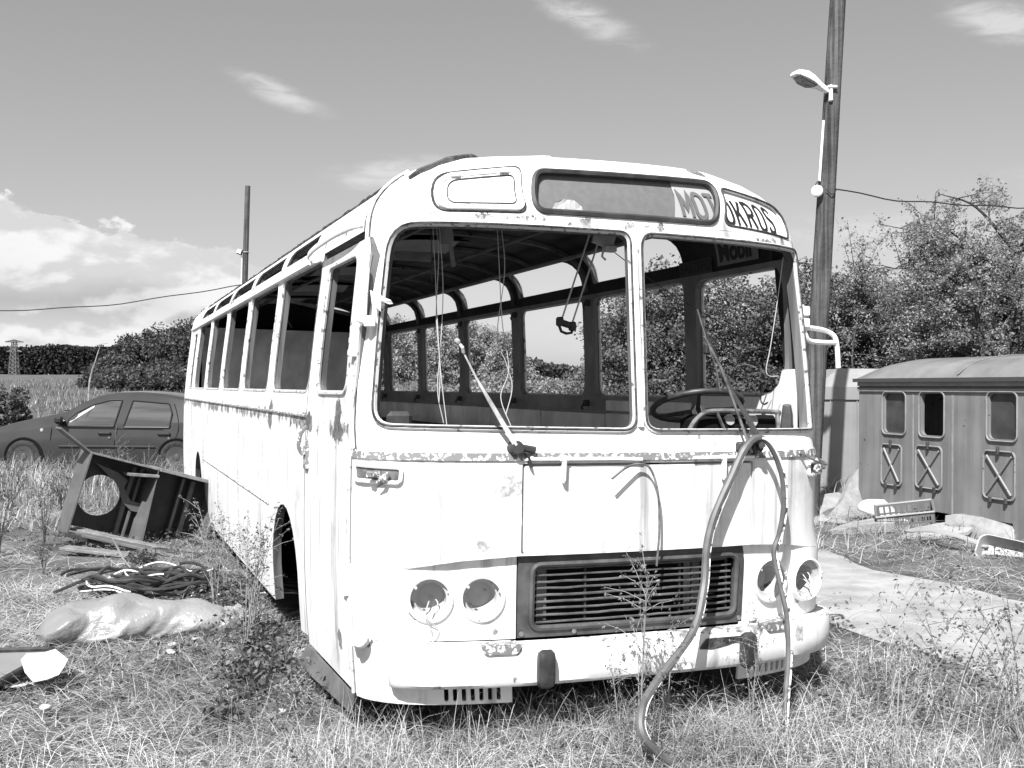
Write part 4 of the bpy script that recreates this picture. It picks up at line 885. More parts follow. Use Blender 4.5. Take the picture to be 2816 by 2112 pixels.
# ================================================================== POLES, WIRES, PYLON
POLE = mat('weathered_pole', 0.10, .85, .15, var=(3, .8, 1.25), streak=((26, 26, .45), .35), bump=(18, .5))
t = thing('utility_pole', 'tall leaning wooden pole with street lamp, conduit and junction box', 'utility pole', (3.66, 12.8, gz1(3.66, 12.8)))
ax = Vector((.30, 0, 5.6)).normalized()
pp = lambda z, dx=0.0, dy=0.0: Vector((ax.x / ax.z * z + dx, dy, z))
mb = MB(); mb.tube([pp(z) for z in (-.3, .5, 1.5, 2.5, 3.5, 4.5, 5.5, 6.6)], [.135, .132, .126, .12, .113, .107, .10, .095], 14); mb.build('shaft', POLE, t)
mb = MB(); mb.tube([pp(4.17, -.115, -.07), pp(4.5, -.112, -.07), pp(4.92, -.108, -.07)], .016, 8); mb.build('conduit', WHITEP, t)
mb = MB(); mb.tube(spline([pp(4.92, -.108, -.07), pp(5.1, -.105, -.06), pp(5.24, -.09, -.07)], 4), .008, 6); mb.build('cable', WIRED, t)
mb = MB(); mb.lathe([(0, -.03), (.062, -.03), (.07, -.015), (.07, .035), (.05, .05), (0, .05)], pp(4.04, -.14, -.10), (-.5, -1, .1), 18); mb.build('junction_box', WHITEP, t)
mb = MB(); mb.tube(spline([pp(4.04, -.12, -.1), pp(4.10, -.17, -.1), pp(4.15, -.15, -.08), pp(4.18, -.115, -.08)], 5), .007, 5); mb.tube(spline([pp(4.06, -.05, -.13), pp(4.0, .03, -.13), pp(4.05, .09, -.07), pp(4.09, .13, 0)], 5), .006, 5); mb.build('loose_wire', WIRED, t)
lamp = MB(); a = pp(5.27, -.09, -.10); d = Vector((-.88, -.38, .30)).normalized()
sid = d.cross(Vector((0, 0, 1))).normalized(); upv = sid.cross(d).normalized()
secs = [(0, .03, .04), (.12, .05, .055), (.27, .10, .085), (.38, .11, .09), (.50, .09, .055), (.535, .06, .02)]
vs = []
for L, w, hh in secs:
    c = a + d * L
    vs += [c + sid * w - upv * .02, c + sid * w * .98 + upv * hh * .45, c + sid * w * .5 + upv * hh, c - sid * w * .5 + upv * hh, c - sid * w * .98 + upv * hh * .45, c - sid * w - upv * .02]
fs = []
for j in range(5):
    for k in range(6): fs.append((j * 6 + k, j * 6 + (k + 1) % 6, (j + 1) * 6 + (k + 1) % 6, (j + 1) * 6 + k))
fs += [tuple(range(6))[::-1], tuple(range(30, 36))]
lamp.add(vs, fs); lh = lamp.build('street_lamp', WHITEP, t, ang=20)
mb = MB(); mb.add([a + d * L + sid * w * sg_ - upv * hh for L, w, hh in ((.2, .06, .026), (.27, .085, .05), (.40, .085, .055), (.49, .06, .028)) for sg_ in (1, -1)], [(0, 1, 3, 2), (2, 3, 5, 4), (4, 5, 7, 6)]); mb.build('lamp_glass', mat('lamp_glass', .2, .15, .6, var=(14, .5, 1.5)), lh)
mb = MB(); mb.box(a - d * .01 + Vector((.03, 0, -.02)), (.04, .08, .2), bev=.01); mb.box(a + Vector((.05, -.02, .05)), (.12, .06, .03), bev=.008); mb.build('lamp_bracket', WHITEP, lh)
t = thing('wooden_post', 'bare wooden post with a small floodlight rising behind the bus roof', 'utility pole', (px(530, 40), 40, gz1(px(530, 40), 40)))
hp_ = 9.35 - gz1(px(530, 40), 40)
mb = MB(); mb.tube([(-.10, 0, -.3), (-.06, 0, hp_ * .5), (0.03, 0, hp_)], [.12, .11, .10], 10); mb.build('shaft', POLE, t)
zf = 6.78 - gz1(px(530, 40), 40)
mb = MB(); mb.box((-.23, -.1, zf), (.2, .14, .2), Matrix.Rotation(.3, 3, 'Y'), bev=.02); mb.build('floodlight', DARK, t)
mb = MB(); mb.box((-.24, -.16, zf + .02), (.16, .03, .15), Matrix.Rotation(.3, 3, 'Y')); mb.build('floodlight_front', WHITEP, bpy.data.objects['floodlight'])
mb = MB(); mb.tube([(-.03 + .125 * math.cos(a_), .125 * math.sin(a_), zf) for a_ in np.linspace(0, 6.28, 14, endpoint=False)], .02, 5, closed=True); mb.tube([(-.03, -.1, zf), (-.2, -.1, zf)], .02, 5); mb.build('floodlight_band', GREYP, t)
mb = MB(); mb.tube([(-.16, -.05, zf - .1), (-.17, -.05, zf - .9), (-.17, -.05, 1.0)], .018, 6); mb.build('conduit', WHITEP, t)
def wire(name, label, a, b, sag, r, wob, seed):
    rng = random.Random(seed); P = []
    for k in range(25):
        s = k / 24; p = Vector(a).lerp(Vector(b), s); p.z += -sag * 4 * s * (1 - s) + (wob * math.sin(s * 19 + seed) * math.sin(s * 7) if 0 < k < 24 else 0); P.append(p)
    mb = MB(); mb.tube(P, r, 5); return tag(mb.build(name, WIRED), label, 'wire')
wire('overhead_wire', 'dark wire running right from the tall pole towards the acacia', (3.98, 12.8, 4.09 + gz1(3.66, 12.8)), (8.6, 15.3, 4.42), .14, .009, .025, 1)
wire('overhead_wire', 'thin wire crossing the clouds from the left edge to the post', (-23.5, 37, 4.25), (px(530, 40) - .03, 40, 5.55), .45, .02, .05, 2)
t = thing('lattice_pylon', 'small steel lattice pylon on the skyline at the far left', 'pylon', (px(30, 170), 170, gz1(px(30, 170), 170))); mb = MB(); hh = 1.6 + 97 / 2235 * 170 - gz1(px(30, 170), 170)
for sx, sy in ((-1, -1), (-1, 1), (1, -1), (1, 1)): mb.tube([(sx * .62, sy * .62, -.3), (sx * .42, sy * .42, hh * .6), (sx * .25, sy * .25, hh)], .09, 4)
for k in range(9):
    z0_, z1_ = hh * k / 9, hh * (k + 1) / 9; w0, w1 = .62 - .37 * k / 9, .62 - .37 * (k + 1) / 9
    for sy in (-1, 1):
        mb.tube([(-w0, sy * w0, z0_), (w1, sy * w1, z1_)], .05, 4); mb.tube([(w0, sy * w0, z0_), (-w1, sy * w1, z1_)], .05, 4)
mb.build('tower', STEEL, t)
for z, w in ((hh * .94, 1.5), (hh * .66, 1.2)):
    mb = MB(); mb.tube([(-w, 0, z), (0, 0, z + .35), (w, 0, z)], .11, 4); mb.tube([(-w, 0, z), (w, 0, z)], .08, 4); mb.build('crossarm', STEEL, t)
WOODS = mat('pale_stick', .3, .7, .2, var=(8, .6, 1.2))
t = thing('leaning_stick', 'thin pale bent stick with a small crosspiece standing beyond the car roof', 'stick', (px(193, 19.5), 19.5, gz1(px(193, 19.5), 19.5)))
s_ = lambda c, yy: Vector((px(c, 19.5) - px(193, 19.5), 0, 1.6 + (832 - yy) / 2235 * 19.5 - t.location.z))
mb = MB(); mb.tube(spline([Vector((0, 0, 0)), s_(192, 850), s_(197, 808), s_(206, 778), s_(213, 755), s_(218, 742)], 4), [.019] * 4 + [.017] * 4 + [.014] * 4 + [.010] * 4 + [.007] * 4 + [.005], 6); mb.tube([s_(213, 744), s_(232, 741)], .005, 4); mb.build('stem', WOODS, t)
# ================================================================== DARK HATCHBACK
CARP = mat('dark_car_paint', 0.04, .14, .5, var=(2, .9, 1.1)); CGLASS = mat('car_glass', .09, .12, .35, streak=((.6, 3, 9), .6)); PLAS = mat('black_plastic', .02, .4, .4)
car = thing('parked_car', 'dark shiny hatchback parked side-on behind the bus, facing left', 'car', (-8.22, 18.2, gz1(-8.3, 18.0) - .06), (0, 0, R(1.5)))
ST_ = [  # x, z low, z belt, z top, half width low/belt, half width top
 (-.82, .30, .52, .56, .52, .46), (-.74, .22, .60, .68, .68, .56), (-.55, .20, .66, .78, .76, .62), (-.25, .20, .72, .87, .79, .64), (.2, .20, .78, .965, .80, .66), (.55, .20, .83, 1.04, .81, .66), (.66, .20, .84, 1.07, .81, .68),
 (.95, .20, .85, 1.235, .81, .67), (1.2, .20, .86, 1.335, .81, .66), (1.5, .20, .865, 1.395, .81, .66), (1.9, .20, .87, 1.405, .81, .66), (2.3, .20, .875, 1.375, .81, .65), (2.7, .21, .885, 1.305, .80, .64), (3.0, .23, .89, 1.20, .78, .62), (3.2, .26, .88, 1.04, .74, .52), (3.32, .32, .78, .86, .66, .5)]
mb = MB(); vs = []; RN = 16
for x, z0, zb, zt, w, wt in ST_:
    half = [(w * .93, z0), (w, z0 + .12), (w * 1.01, (z0 + zb) / 2 + .05), (w, zb - .03), (w * .985, zb), (wt + (w - wt) * .12, zt - .07), (wt * .93, zt - .02), (wt * .5, zt)]
    vs += [(x, -a, b) for a, b in half] + [(x, a, b) for a, b in half[::-1]]
fs = [(j * RN + k, (j + 1) * RN + k, (j + 1) * RN + (k + 1) % RN, j * RN + (k + 1) % RN) for j in range(len(ST_) - 1) for k in range(RN)]
fs += [tuple(range(RN)), tuple((len(ST_) - 1) * RN + k for k in range(RN))[::-1]]
mb.add(vs, fs); mb.build('body', CARP, car, ang=28)
def car_y(x, z, off=0.0):
    c = [np.interp(x, [s[0] for s in ST_], [s[k] for s in ST_]) for k in range(1, 6)]; z0, zb, zt, w, wt = c
    prof = [(z0, w * .93), (z0 + .12, w), ((z0 + zb) / 2 + .05, w * 1.01), (zb - .03, w), (zb, w * .985), (zt - .07, wt + (w - wt) * .12), (zt - .02, wt * .93)]
    return -float(np.interp(z, [p[0] for p in prof], [p[1] for p in prof])) - off
def cpt(c, yy): return ((c - 50) / 127.7, 1.6 - (yy - 832) / 127.7 - .155)
def carpanel(name, pts, off, m, parent, r=.03, thick=.01):
    mb = MB(); shell(mb, roundpoly(pts, r), [], lambda p, d: (p[0], car_y(p[0], p[1], off) + d, p[1]), thick, .12, mi=0, flip=False); return mb.build(name, m, parent)
def zz(x, y): return cpt((x / 2.764) * .7855, (1000 + y / 2.764) * .7855)
f1 = [zz(*p) for p in ((500, 452), (850, 455), (897, 250), (800, 255), (690, 285), (560, 350), (500, 405))]; f2 = [zz(*p) for p in ((922, 458), (1268, 458), (1278, 350), (1250, 277), (978, 255))]
for f in (f1, f2):
    dr = carpanel('door_window', f, .004, CGLASS, car, .02)
    mb = MB(); mb.tube([(p[0], car_y(p[0], p[1], .008), p[1]) for p in resample(roundpoly(f, .02), .1)], .012, 6, closed=True); mb.build('window_frame', PLAS, dr)
mb = MB(); q = [zz(*p) for p in ((505, 400), (690, 290), (685, 310), (515, 425))]; shell(mb, q, [], lambda p, d: (p[0], car_y(p[0], p[1], .006) + d, p[1]), .003, .1, mi=0); mb.build('quarter_reflection', mat('painted_reflection', .4, .4), car)  # pale sliver on the front window, a reflection put into the colour
for P in ([(375, 560), (385, 470), (400, 395)], [(850, 620), (860, 540), (880, 455)], [(1265, 612), (1320, 520), (1335, 440), (1310, 340), (1285, 280)]):
    mb = MB(); mb.tube(spline([(a, car_y(a, b, .001), b) for a, b in (zz(*p) for p in P)], 5), .006, 4); mb.build('door_seam', BLACK, car)
mb = MB(); mb.tube([(a, car_y(a, b, .003), b) for a, b in (zz(x, 458 + 0.012 * x) for x in range(500, 1300, 90))], .008, 5); mb.build('waist_strip', PLAS, car)
mb = MB(); mb.tube([(a, car_y(a, b, .012), b) for a, b in (zz(x, 605) for x in range(440, 1230, 90))], .018, 6, flat=.5); mb.build('rubbing_strip', PLAS, car)
for c in ((782, 505), (1227, 508)):
    a, b = zz(*c); mb = MB(); mb.box((a, car_y(a, b, .012), b), (.22, .05, .055), bev=.018); mb.build('door_handle', PLAS, car)
    a, b = zz(c[0] + 35, c[1] + 33); mb = MB(); mb.lathe([(0, .012), (.022, .01), (.024, 0)], (a, car_y(a, b), b), (0, -1, 0), 10); mb.build('door_lock', CHROME, car)
a, b = zz(455, 410); mb = MB(); mb.box((a, car_y(a, .84, .10), b + .01), (.14, .2, .13), Matrix.Rotation(.2, 3, 'Z'), bev=.04); mb.build('wing_mirror', PLAS, car)
a, b = zz(308, 482); mb = MB(); mb.lathe([(0, .012), (.025, .01), (.03, 0)], (a, car_y(a, b), b), (0, -1, 0), 12); mb.build('side_repeater', SIGNG, car)
mb = MB(); mb.box((-.68, -.50, .60), (.2, .26, .15), Matrix.Rotation(.5, 3, 'Z'), bev=.05); mb.build('headlight', GLASSD, car)
mb = MB(); mb.box((-.05, .0, 1.0), (.1, .9, .02), bev=.008); mb.build('wiper_grille', PLAS, car).location = (.62, 0, .06)
for wx in (0, 2.55):
    for sy in (-1, 1):
        o = (wx, sy * .735, .285); mb = MB(); mb.lathe([(.17, .09), (.22, .11), (.27, .105), (.285, .07), (.285, -.06), (.27, -.09)], o, (0, sy, 0), 32); wl = mb.build('wheel', RUBBER, car)
        mb = MB(); mb.lathe([(0, .105), (.05, .10), (.06, .085), (.15, .10), (.18, .105), (.185, .085)], o, (0, sy, 0), 28); mb.build('wheel_trim', mat('hub_grey', .09, .35, .5, metal=.4), wl)
        mb = MB(); mb.tube([(wx + math.cos(R(k)) * .315, sy * (abs(car_y(wx, .5)) + .004), .285 + math.sin(R(k)) * .315) for k in range(-10, 191, 8)], .018, 6); mb.lathe([(.31, 0), (0.02, .0)], (wx, sy * (abs(car_y(wx, .5)) - .002 + .012), .285), (0, sy, 0), 32); mb.build('wheel_arch', BLACK, car)

# ================================================================== WAGON BODY, SHED
WAG = mat('grey_wagon_paint', .195, .55, .3, var=(1.6, .85, 1.12), chips=(13, .655, .03, .05), streak=((9, 9, .6), .8)); WAGD = mat('wagon_band', .06, .5, .3); WAGR = mat('wagon_roof', .16, .6, .25, var=(1.4, .7, 1.25), streak=((1.5, 1.5, .5), .8)); WAGL = mat('wagon_light', .22, .5, .3, var=(5, .8, 1.1)); HATG = mat('hatch_edge', .21, .5, chips=(20, .62, .03, .06))
wag = thing('wagon_body', 'grey box wagon body on the ground with round-cornered windows and crossed hatches', 'wagon', (4.43, 13.2, 0), (0, 0, math.atan2(-.955, .297)))
# local: x along the visible wall (towards the viewer), y away from it to the right (+), z up
WL, WW, ZE = 4.6, 2.05, 1.735
def wbox(mb, x, y, z, dx, dy, dz, **k): return mb.box((x + dx / 2, y + dy / 2, z + dz / 2), (dx, dy, dz), **k)
wins = [(.50, 1.09, .895, 1.565, 'd'), (1.17, 1.085, 1.555, 1.57, 'o'), (2.245, 1.095, 2.635, 1.575, 'd'), (3.4, 1.09, 3.8, 1.57, 'd')]
outl_ = [(0, 0), (.02, -.02), (.95, 0.02), (1.03, .215), (2.59, .23), (2.62, .03), (3.3, 0), (WL, 0), (WL, ZE), (0, ZE)]
mb = MB(); shell(mb, outl_, [rrect(a, b, c, d, .06) for a, b, c, d, _ in wins], lambda p, d: (p[0], d, p[1]), .05, .25); mb.build('side_wall', [WAG, INNER], wag)
mb = MB(); wbox(mb, 0, .05, .0, .05, WW - .1, ZE); mb.build('end_wall', WAG, wag)
mb = MB(); wbox(mb, WL - .05, .05, .0, .05, WW - .1, ZE); mb.build('end_wall', WAG, wag)
mb = MB(); shell(mb, [(0, 0), (WL, 0), (WL, ZE), (0, ZE)], [rrect(1.0, 1.0, 1.75, 1.6, .06), rrect(.3, 1.0, .8, 1.6, .06)], lambda p, d: (p[0], WW - d, p[1]), .05, .3, flip=True); mb.build('side_wall', [WAG, INNER], wag)
mb = MB(); wbox(mb, .06, .06, .26, WL - .12, WW - .12, .05); mb.build('floor', BLACK, wag)
for a, b, c, d, kind in wins:
    mb = MB(); mb.tube([(x, -.012, z) for x, z in rrect(a - .02, b - .02, c + .02, d + .02, .07)], .011, 6, closed=True); w_ = mb.build('window', WAGL, wag)
    if kind == 'd': mb = MB(); wbox(mb, a - .01, .03, b - .01, c - a + .02, .008, d - b + .02); mb.build('pane', mat('grimy_pane', .04, .3, .4, var=(4, .8, 1.6)), w_)
    else: mb = MB(); mb.tube([(1.27, .3, 1.7), (1.33, .3, 1.35), (1.42, .3, 1.0)], .05, 6); mb.tube(spline([(1.2, .25, 1.5), (1.35, .25, 1.46), (1.48, .25, 1.4), (1.53, .25, 1.25)], 5), .022, 6); mb.build('inside_frame', DARK, w_)
for a, b, c, d in ((.47, .455, .845, .945), (1.10, .475, 1.54, .962), (2.185, .465, 2.63, .968), (3.35, .46, 3.8, .96)):
    mb = MB(); mb.tube([(x, -.014, z) for x, z in rrect(a, b, c, d, .06)], .012, 6, closed=True); h_ = mb.build('hatch', HATG, wag)
    mb = MB(); mb.tube([(a + .05, -.014, b + .05), (c - .05, -.014, d - .05)], .013, 6); mb.tube([(c - .05, -.0165, b + .05), (a + .05, -.02, d - .05)], .013, 6); mb.build('cross_brace', HATG, h_)
    mb = MB(); mb.box(((a + c) / 2, -.03, d + .01), (.035, .03, .1), bev=.008); mb.build('hatch_latch', DARK, h_)
    for q in (.25, .75):
        mb = MB(); mb.box((a + (c - a) * q, -.025, b - .01), (.04, .03, .07), bev=.008); mb.build('hatch_hinge', DARK, h_)
for x in (1.03, 1.69, 3.1): mb = MB(); wbox(mb, x, -.012, .22, .02, .012, ZE - .4); mb.build('wall_seam', WAGL, wag)
for z, h_, m_ in ((1.655, .05, WAGL), (1.61, .035, WAGD), (1.59, .014, WAGL)): mb = MB(); wbox(mb, -.01, -.02, z, WL + .02, .018, h_); mb.build('cornice_band', m_, wag)
mb = MB(); nx_, ny_ = 20, 14; vs = []; P = 3.2
for i in range(nx_ + 1):
    for j in range(ny_ + 1):
        x = i / nx_; y = j / ny_; ex = max(0, 1 - min(x, 1 - x) * 9); ey = abs(2 * y - 1)
        hh_ = .28 * (1 - ey ** 2.4) ** .6 * (1 - ex ** 2.6) ** .5
        vs.append((-.045 + x * (WL + .09), -.05 + y * (WW + .1), ZE + .0 + hh_))
mb.add(vs, [(i * (ny_ + 1) + j, (i + 1) * (ny_ + 1) + j, (i + 1) * (ny_ + 1) + j + 1, i * (ny_ + 1) + j + 1) for i in range(nx_) for j in range(ny_)]); rf = mb.build('roof', WAGR, wag, ang=60)
mb = MB(); wbox(mb, -.055, -.06, ZE - .03, WL + .11, .03, .045); wbox(mb, -.055, WW + .03, ZE - .03, WL + .11, .03, .045); mb.build('roof_edge', WAGD, rf)
for x in (1.8, 3.4): mb = MB(); mb.tube([(x, -.05 + y * (WW + .1), ZE + .004 + .28 * max(0, 1 - abs(2 * y - 1) ** 2.4) ** .6) for y in np.linspace(0.01, .99, 16)], .008, 5); mb.build('roof_seam', WAGR, rf)
SHED = mat('pale_sheet_metal', .23, .6, .25, var=(1.5, .9, 1.08), streak=((8, 8, .5), .9)); 
shed = thing('sheet_metal_shed', 'pale sheet metal shed with a faceted roof behind the wagon, shadowed by the pole', 'shed', (4.70, 16, gz1(5.2, 16) - .05), (0, 0, R(-6)))
mb = MB(); wbox(mb, 0, 0, 0, 1.5, 2.2, 1.40); mb.build('wall', SHED, shed)
mb = MB(); e_ = [(-.02, 1.385), (-.02, 1.57), (.50, 1.86), (.95, 1.86), (1.5, 1.60), (1.5, 1.385)]
vs = [(x, -.025, z) for x, z in e_[:2]] + [(.06, -.025, 1.60)]
A_ = [(-.02, -.03, 1.385), (1.52, -.03, 1.385), (1.52, -.03, 1.58), (-.02, -.03, 1.58), (.42, .35, 1.87), (1.1, .35, 1.87), (-.02, 2.23, 1.385), (1.52, 2.23, 1.385), (1.52, 2.23, 1.58), (-.02, 2.23, 1.58), (.42, 1.85, 1.87), (1.1, 1.85, 1.87)]
mb.add(A_, [(0, 1, 2, 3), (3, 2, 5, 4), (7, 6, 9, 8), (8, 9, 10, 11), (6, 0, 3, 9), (9, 3, 4, 10), (1, 7, 8, 2), (2, 8, 11, 5), (4, 5, 11, 10), (6, 7, 1, 0)]); mb.build('roof', SHED, shed, ang=10)
for x in (.22, .62, 1.05): mb = MB(); mb.tube([(x, -.006, .02), (x, -.006, 1.37)], .012, 6); mb.build('wall_seam', SHED, shed)

# ================================================================== JUNK ON THE RIGHT
PLAST = mat('pale_plastic', .33, .45, .4, var=(3, .85, 1.05)); CONC = mat('pale_concrete', .27, .9, .1, var=(6, .75, 1.1), bump=(20, .6)); CRATE = mat('grey_crate_plastic', .16, .5, .35)
cr = thing('plastic_crate', 'grey slatted plastic crate tipped on the grass before the wagon', 'crate', (4.50, 11.8, .13), (R(14), R(-9), R(-20)))
CW, CD, CH = .62, .40, .27
for nm, o, ux, W_ in (('front', (-CW / 2, -CD / 2, -CH / 2), (1, 0, 0), CW), ('back', (CW / 2, CD / 2, -CH / 2), (-1, 0, 0), CW), ('left', (-CW / 2, CD / 2, -CH / 2), (0, -1, 0), CD), ('right', (CW / 2, -CD / 2, -CH / 2), (0, 1, 0), CD)):
    u_ = Vector(ux); n_ = u_.cross(Vector((0, 0, 1))); hs = []
    for r_, (z0_, z1_) in enumerate(((.02, .075), (.095, .15), (.17, .245))):
        k_ = int(W_ / (.026 if nm == 'front' and r_ > 0 else .06)); st_p = W_ / k_
        for i in range(1, k_ - 1 if nm == 'front' else k_):
            if nm == 'front' and r_ == 0 and .3 < i / k_ < .7: continue
            hs.append([(i * st_p - st_p * .32, z0_), (i * st_p + st_p * .32, z0_), (i * st_p + st_p * .32, z1_), (i * st_p - st_p * .32, z1_)])
    if nm == 'front': hs.append([(.20, .025), (.42, .025), (.42, .075), (.20, .075)]) if False else None
    mb = MB(); shell(mb, [(0, 0), (W_, 0), (W_, CH), (0, CH)], hs, lambda p, d: Vector(o) + u_ * p[0] + Vector((0, 0, p[1])) - n_ * d, .012, .3, mi=0); mb.build('side', CRATE, cr, smooth=False)
    mb = MB(); mb.tube([Vector(o) + Vector((0, 0, CH)), Vector(o) + u_ * W_ + Vector((0, 0, CH))], .014, 4); mb.build('rim', CRATE, cr)
mb = MB(); mb.box((0, 0, -CH / 2 - .006), (CW - .01, CD - .01, .012)); mb.build('bottom', CRATE, cr)
def slab(name, label, cat, pts, th, m, group=None, loc=(0, 0, 0), rot=(0, 0, 0), r=.02):
    """irregular slab: outline in its own plane, real thickness, uneven surface"""
    o = thing(name, label, cat, loc, rot, group); rr_ = random.Random(len(name) + int(abs(loc[0]) * 100)); ph = rr_.random() * 6
    mb = MB(); shell(mb, roundpoly(pts, r), [], lambda p, d: (p[0], p[1], -d + .012 * math.sin(p[0] * 9 + ph) * math.sin(p[1] * 11)), th, .08, mi=0); mb.build('slab', m, o); return o
slab('board', 'flat pale board lying in front of the crate', 'board', [(-.45, -.2), (.3, -.25), (.62, .2), (.5, .32), (-.1, .12)], .035, PLAST, None, (4.62, 11.3, .09), (R(9), R(-10), R(-15)))
slab('stone_slab', 'white stone slab leaning against the left corner of the wagon', 'slab', [(-.42, -.05), (.4, 0), (.36, .72), (.2, .6), (-.1, .22)], .10, CONC, 'pale slabs by the wagon', (4.28, 12.95, .02), (R(62), R(4), R(20)))
slab('stone_slab', 'long low white slab lying left of the leaning slab', 'slab', [(-.6, -.12), (.35, -.2), (.5, .1), (.1, .28), (-.5, .12)], .12, CONC, 'pale slabs by the wagon', (3.92, 13.1, .14), (R(8), R(-14), R(35)))
slab('stone_slab', 'low pale slab half sunk in grass left of the crate', 'slab', [(-.5, -.1), (.3, -.16), (.45, .12), (.0, .2)], .10, CONC, 'pale slabs by the wagon', (3.98, 11.7, .10), (R(2), R(-6), R(12)))
slab('metal_lid', 'curved grey lid propped against the wagon above the crate', 'lid', [(-.32, -.2), (.34, -.18), (.3, .15), (.05, .22), (-.3, .1)], .02, GREYP, None, (4.55, 12.55, .17), (R(24), R(12), R(-30)), .1)
t = thing('fallen_log', 'thick pale barkless log lying in front of the wagon', 'log', (5.10, 11.1, .07), (0, R(4), R(-62))); mb = MB(); rng = np.random.default_rng(8)
n_ = 20; vs = []
for i in range(15):
    x = -.42 + .84 * i / 14; e = 1 if 0 < i < 14 else .9
    for k in range(n_): a = 2 * math.pi * k / n_; q = .165 * e * (1 + .05 * math.sin(3 * a + i * .3) + .03 * math.sin(7 * a - i * .5)) + rng.normal() * .003; vs.append((x + (.03 * math.sin(5 * a) if i in (0, 14) else 0), math.cos(a) * q * 1.15, math.sin(a) * q))
mb.add(vs, [(i * n_ + k, i * n_ + (k + 1) % n_, (i + 1) * n_ + (k + 1) % n_, (i + 1) * n_ + k) for i in range(14) for k in range(n_)] + [tuple(range(n_))[::-1], tuple(14 * n_ + k for k in range(n_))]); mb.build('trunk_wood', CONC, t)
t = thing('curved_panel', 'pale curved plastic wing panel lying in grass near the log', 'panel', (4.42, 10.55, .03), (0, 0, R(-48))); mb = MB()
shell(mb, roundpoly([(-.5, .10), (-.25, .16), (.05, -.03), (.5, -.08), (.48, -.18), (.0, -.2), (-.3, -.08)], .05), [], lambda p, d: (p[0], p[1], .05 - d + .20 * max(0, p[1] + .05) + .10 * math.cos(p[0] * 3)), .015, .06, mi=0); mb.build('sheet', PLAST, t)
t = thing('plastic_basin', 'pale rounded plastic basin on its side at the right edge', 'basin', (4.70, 9.9, .08), (R(48), R(8), R(-36))); mb = MB()
for dd, sc_ in ((0, 1), (.0, 1)): pass
lp_ = rrect(-.22, -.14, .22, .14, .08, 6); vs = []; secs_ = [(1.06, .0), (1.0, .0), (.96, -.04), (.88, -.14), (.5, -.16), (.0, -.16)]
for s_, z in secs_: vs += [(x * s_, y * s_, z) for x, y in lp_]
m_ = len(lp_); mb.add(vs, [(j * m_ + k, j * m_ + (k + 1) % m_, (j + 1) * m_ + (k + 1) % m_, (j + 1) * m_ + k) for j in range(5) for k in range(m_)]); mb.build('shell', PLAST, t)
for i in range(10):
    x, y = bus2w(2.0 + random.random() * .5, 5 + i * .6) if i < 4 else (random.uniform(3.7, 4.5), random.uniform(12.2, 14.0))
    t = thing('stone', ['small stone at the track edge beyond the bus corner', 'small stone at the far track edge', 'pale stone by the track', 'pale pebble near the track', 'grey stone under the shed wall', 'grey stone left of the leaning slab', 'pale lump of rubble by the shed', 'flat stone by the shed', 'stone in the grass before the slabs', 'broken stone by the wagon corner'][i], 'stone', (x, y, gz1(x, y) + .02), (0, 0, random.random() * 6), 'stones by the track and shed')
    mb = MB(); s_ = random.uniform(.06, .16); vs = []; nn = 9
    for j in range(6):
        for k in range(nn): a, b = 2 * math.pi * k / nn, math.pi * (j / 5 - .5); q = s_ * random.uniform(.8, 1.15); vs.append((q * math.cos(b) * math.cos(a) * 1.3, q * math.cos(b) * math.sin(a), q * math.sin(b) * .6))
    mb.add(vs, [(j * nn + k, j * nn + (k + 1) % nn, (j + 1) * nn + (k + 1) % nn, (j + 1) * nn + k) for j in range(5) for k in range(nn)]); mb.build('rock', CONC, t)

# ================================================================== JUNK ON THE LEFT
WOOD = mat('grey_cabinet_board', .11, .55, .3, var=(2.5, .8, 1.15), streak=((2, 2, 9), .85)); WOODD = mat('dark_cabinet_back', .04, .6, .25, var=(3, .7, 1.4)); WOODE = mat('raw_board_edge', .17, .7, .15, var=(9, .7, 1.2))
# local axes: x along the width, y depth away from the viewer, z up in the cabinet
cab_w, cab_h, cab_d = 1.62, .84, .34
T0 = Vector((-4.26, 9.9, .17))
Mx = Matrix.Rotation(R(35), 4, 'Z') @ Matrix.Rotation(R(16.3), 4, 'Y') @ Matrix.Diagonal((.84, 1.3, .95, 1))
cbt = thing('broken_cabinet', 'tipped open wooden cabinet with a round hole in its back board', 'cabinet'); cbt.matrix_world = Matrix.Translation(T0) @ Mx
def cbox(name, x, y, z, dx, dy, dz, m=WOOD, rot=None, parent=cbt): mb = MB(); mb.box((x + dx / 2, y + dy / 2, z + dz / 2), (dx, dy, dz), rot, bev=.004); return mb.build(name, m, parent)
cbox('side_board', 0, 0, 0, .025, cab_d, cab_h)
mb = MB(); shell(mb, [(.025, .08), (.80, .08), (.80, cab_h), (.025, cab_h)], [[(.33 + (x - .33) * 1.14, z) for x, z in circle(.33, .44, .215, 36)]], lambda p, d: (p[0], .27 + d, p[1]), .02, .2, mi=0); mb.build('back_board', WOODD, cbt)
cbox('back_board', .82, .30, 0, .78, .02, cab_h, WOODD)
cbox('middle_board', .80, 0.0, -.02, .022, cab_d, cab_h - .02)
mb = MB(); mb.add([(.78, -.13, -.04), (.815, -.13, -.04), (.80, -.02, cab_h), (.80, 0, cab_h), (.80, 0, 0), (.78, 0, 0)], [(0, 1, 2), (0, 2, 3, 4, 5), (1, 4, 3, 2), (0, 5, 4, 1)]); mb.build('bracing_board', WOOD, cbt, smooth=False)
cbox('side_board', cab_w - .025, -.02, -.02, .025, cab_d + .02, cab_h + .01)
mb = MB(); shell(mb, [(0, 0), (.34, 0), (.34, cab_h), (.10, cab_h), (.05, .3)], [], lambda p, d: (cab_w + .002 + d + .10 * p[0], p[0] + .05, p[1]), .02, .2, mi=0, flip=True); mb.build('outer_board', WOOD, cbt)
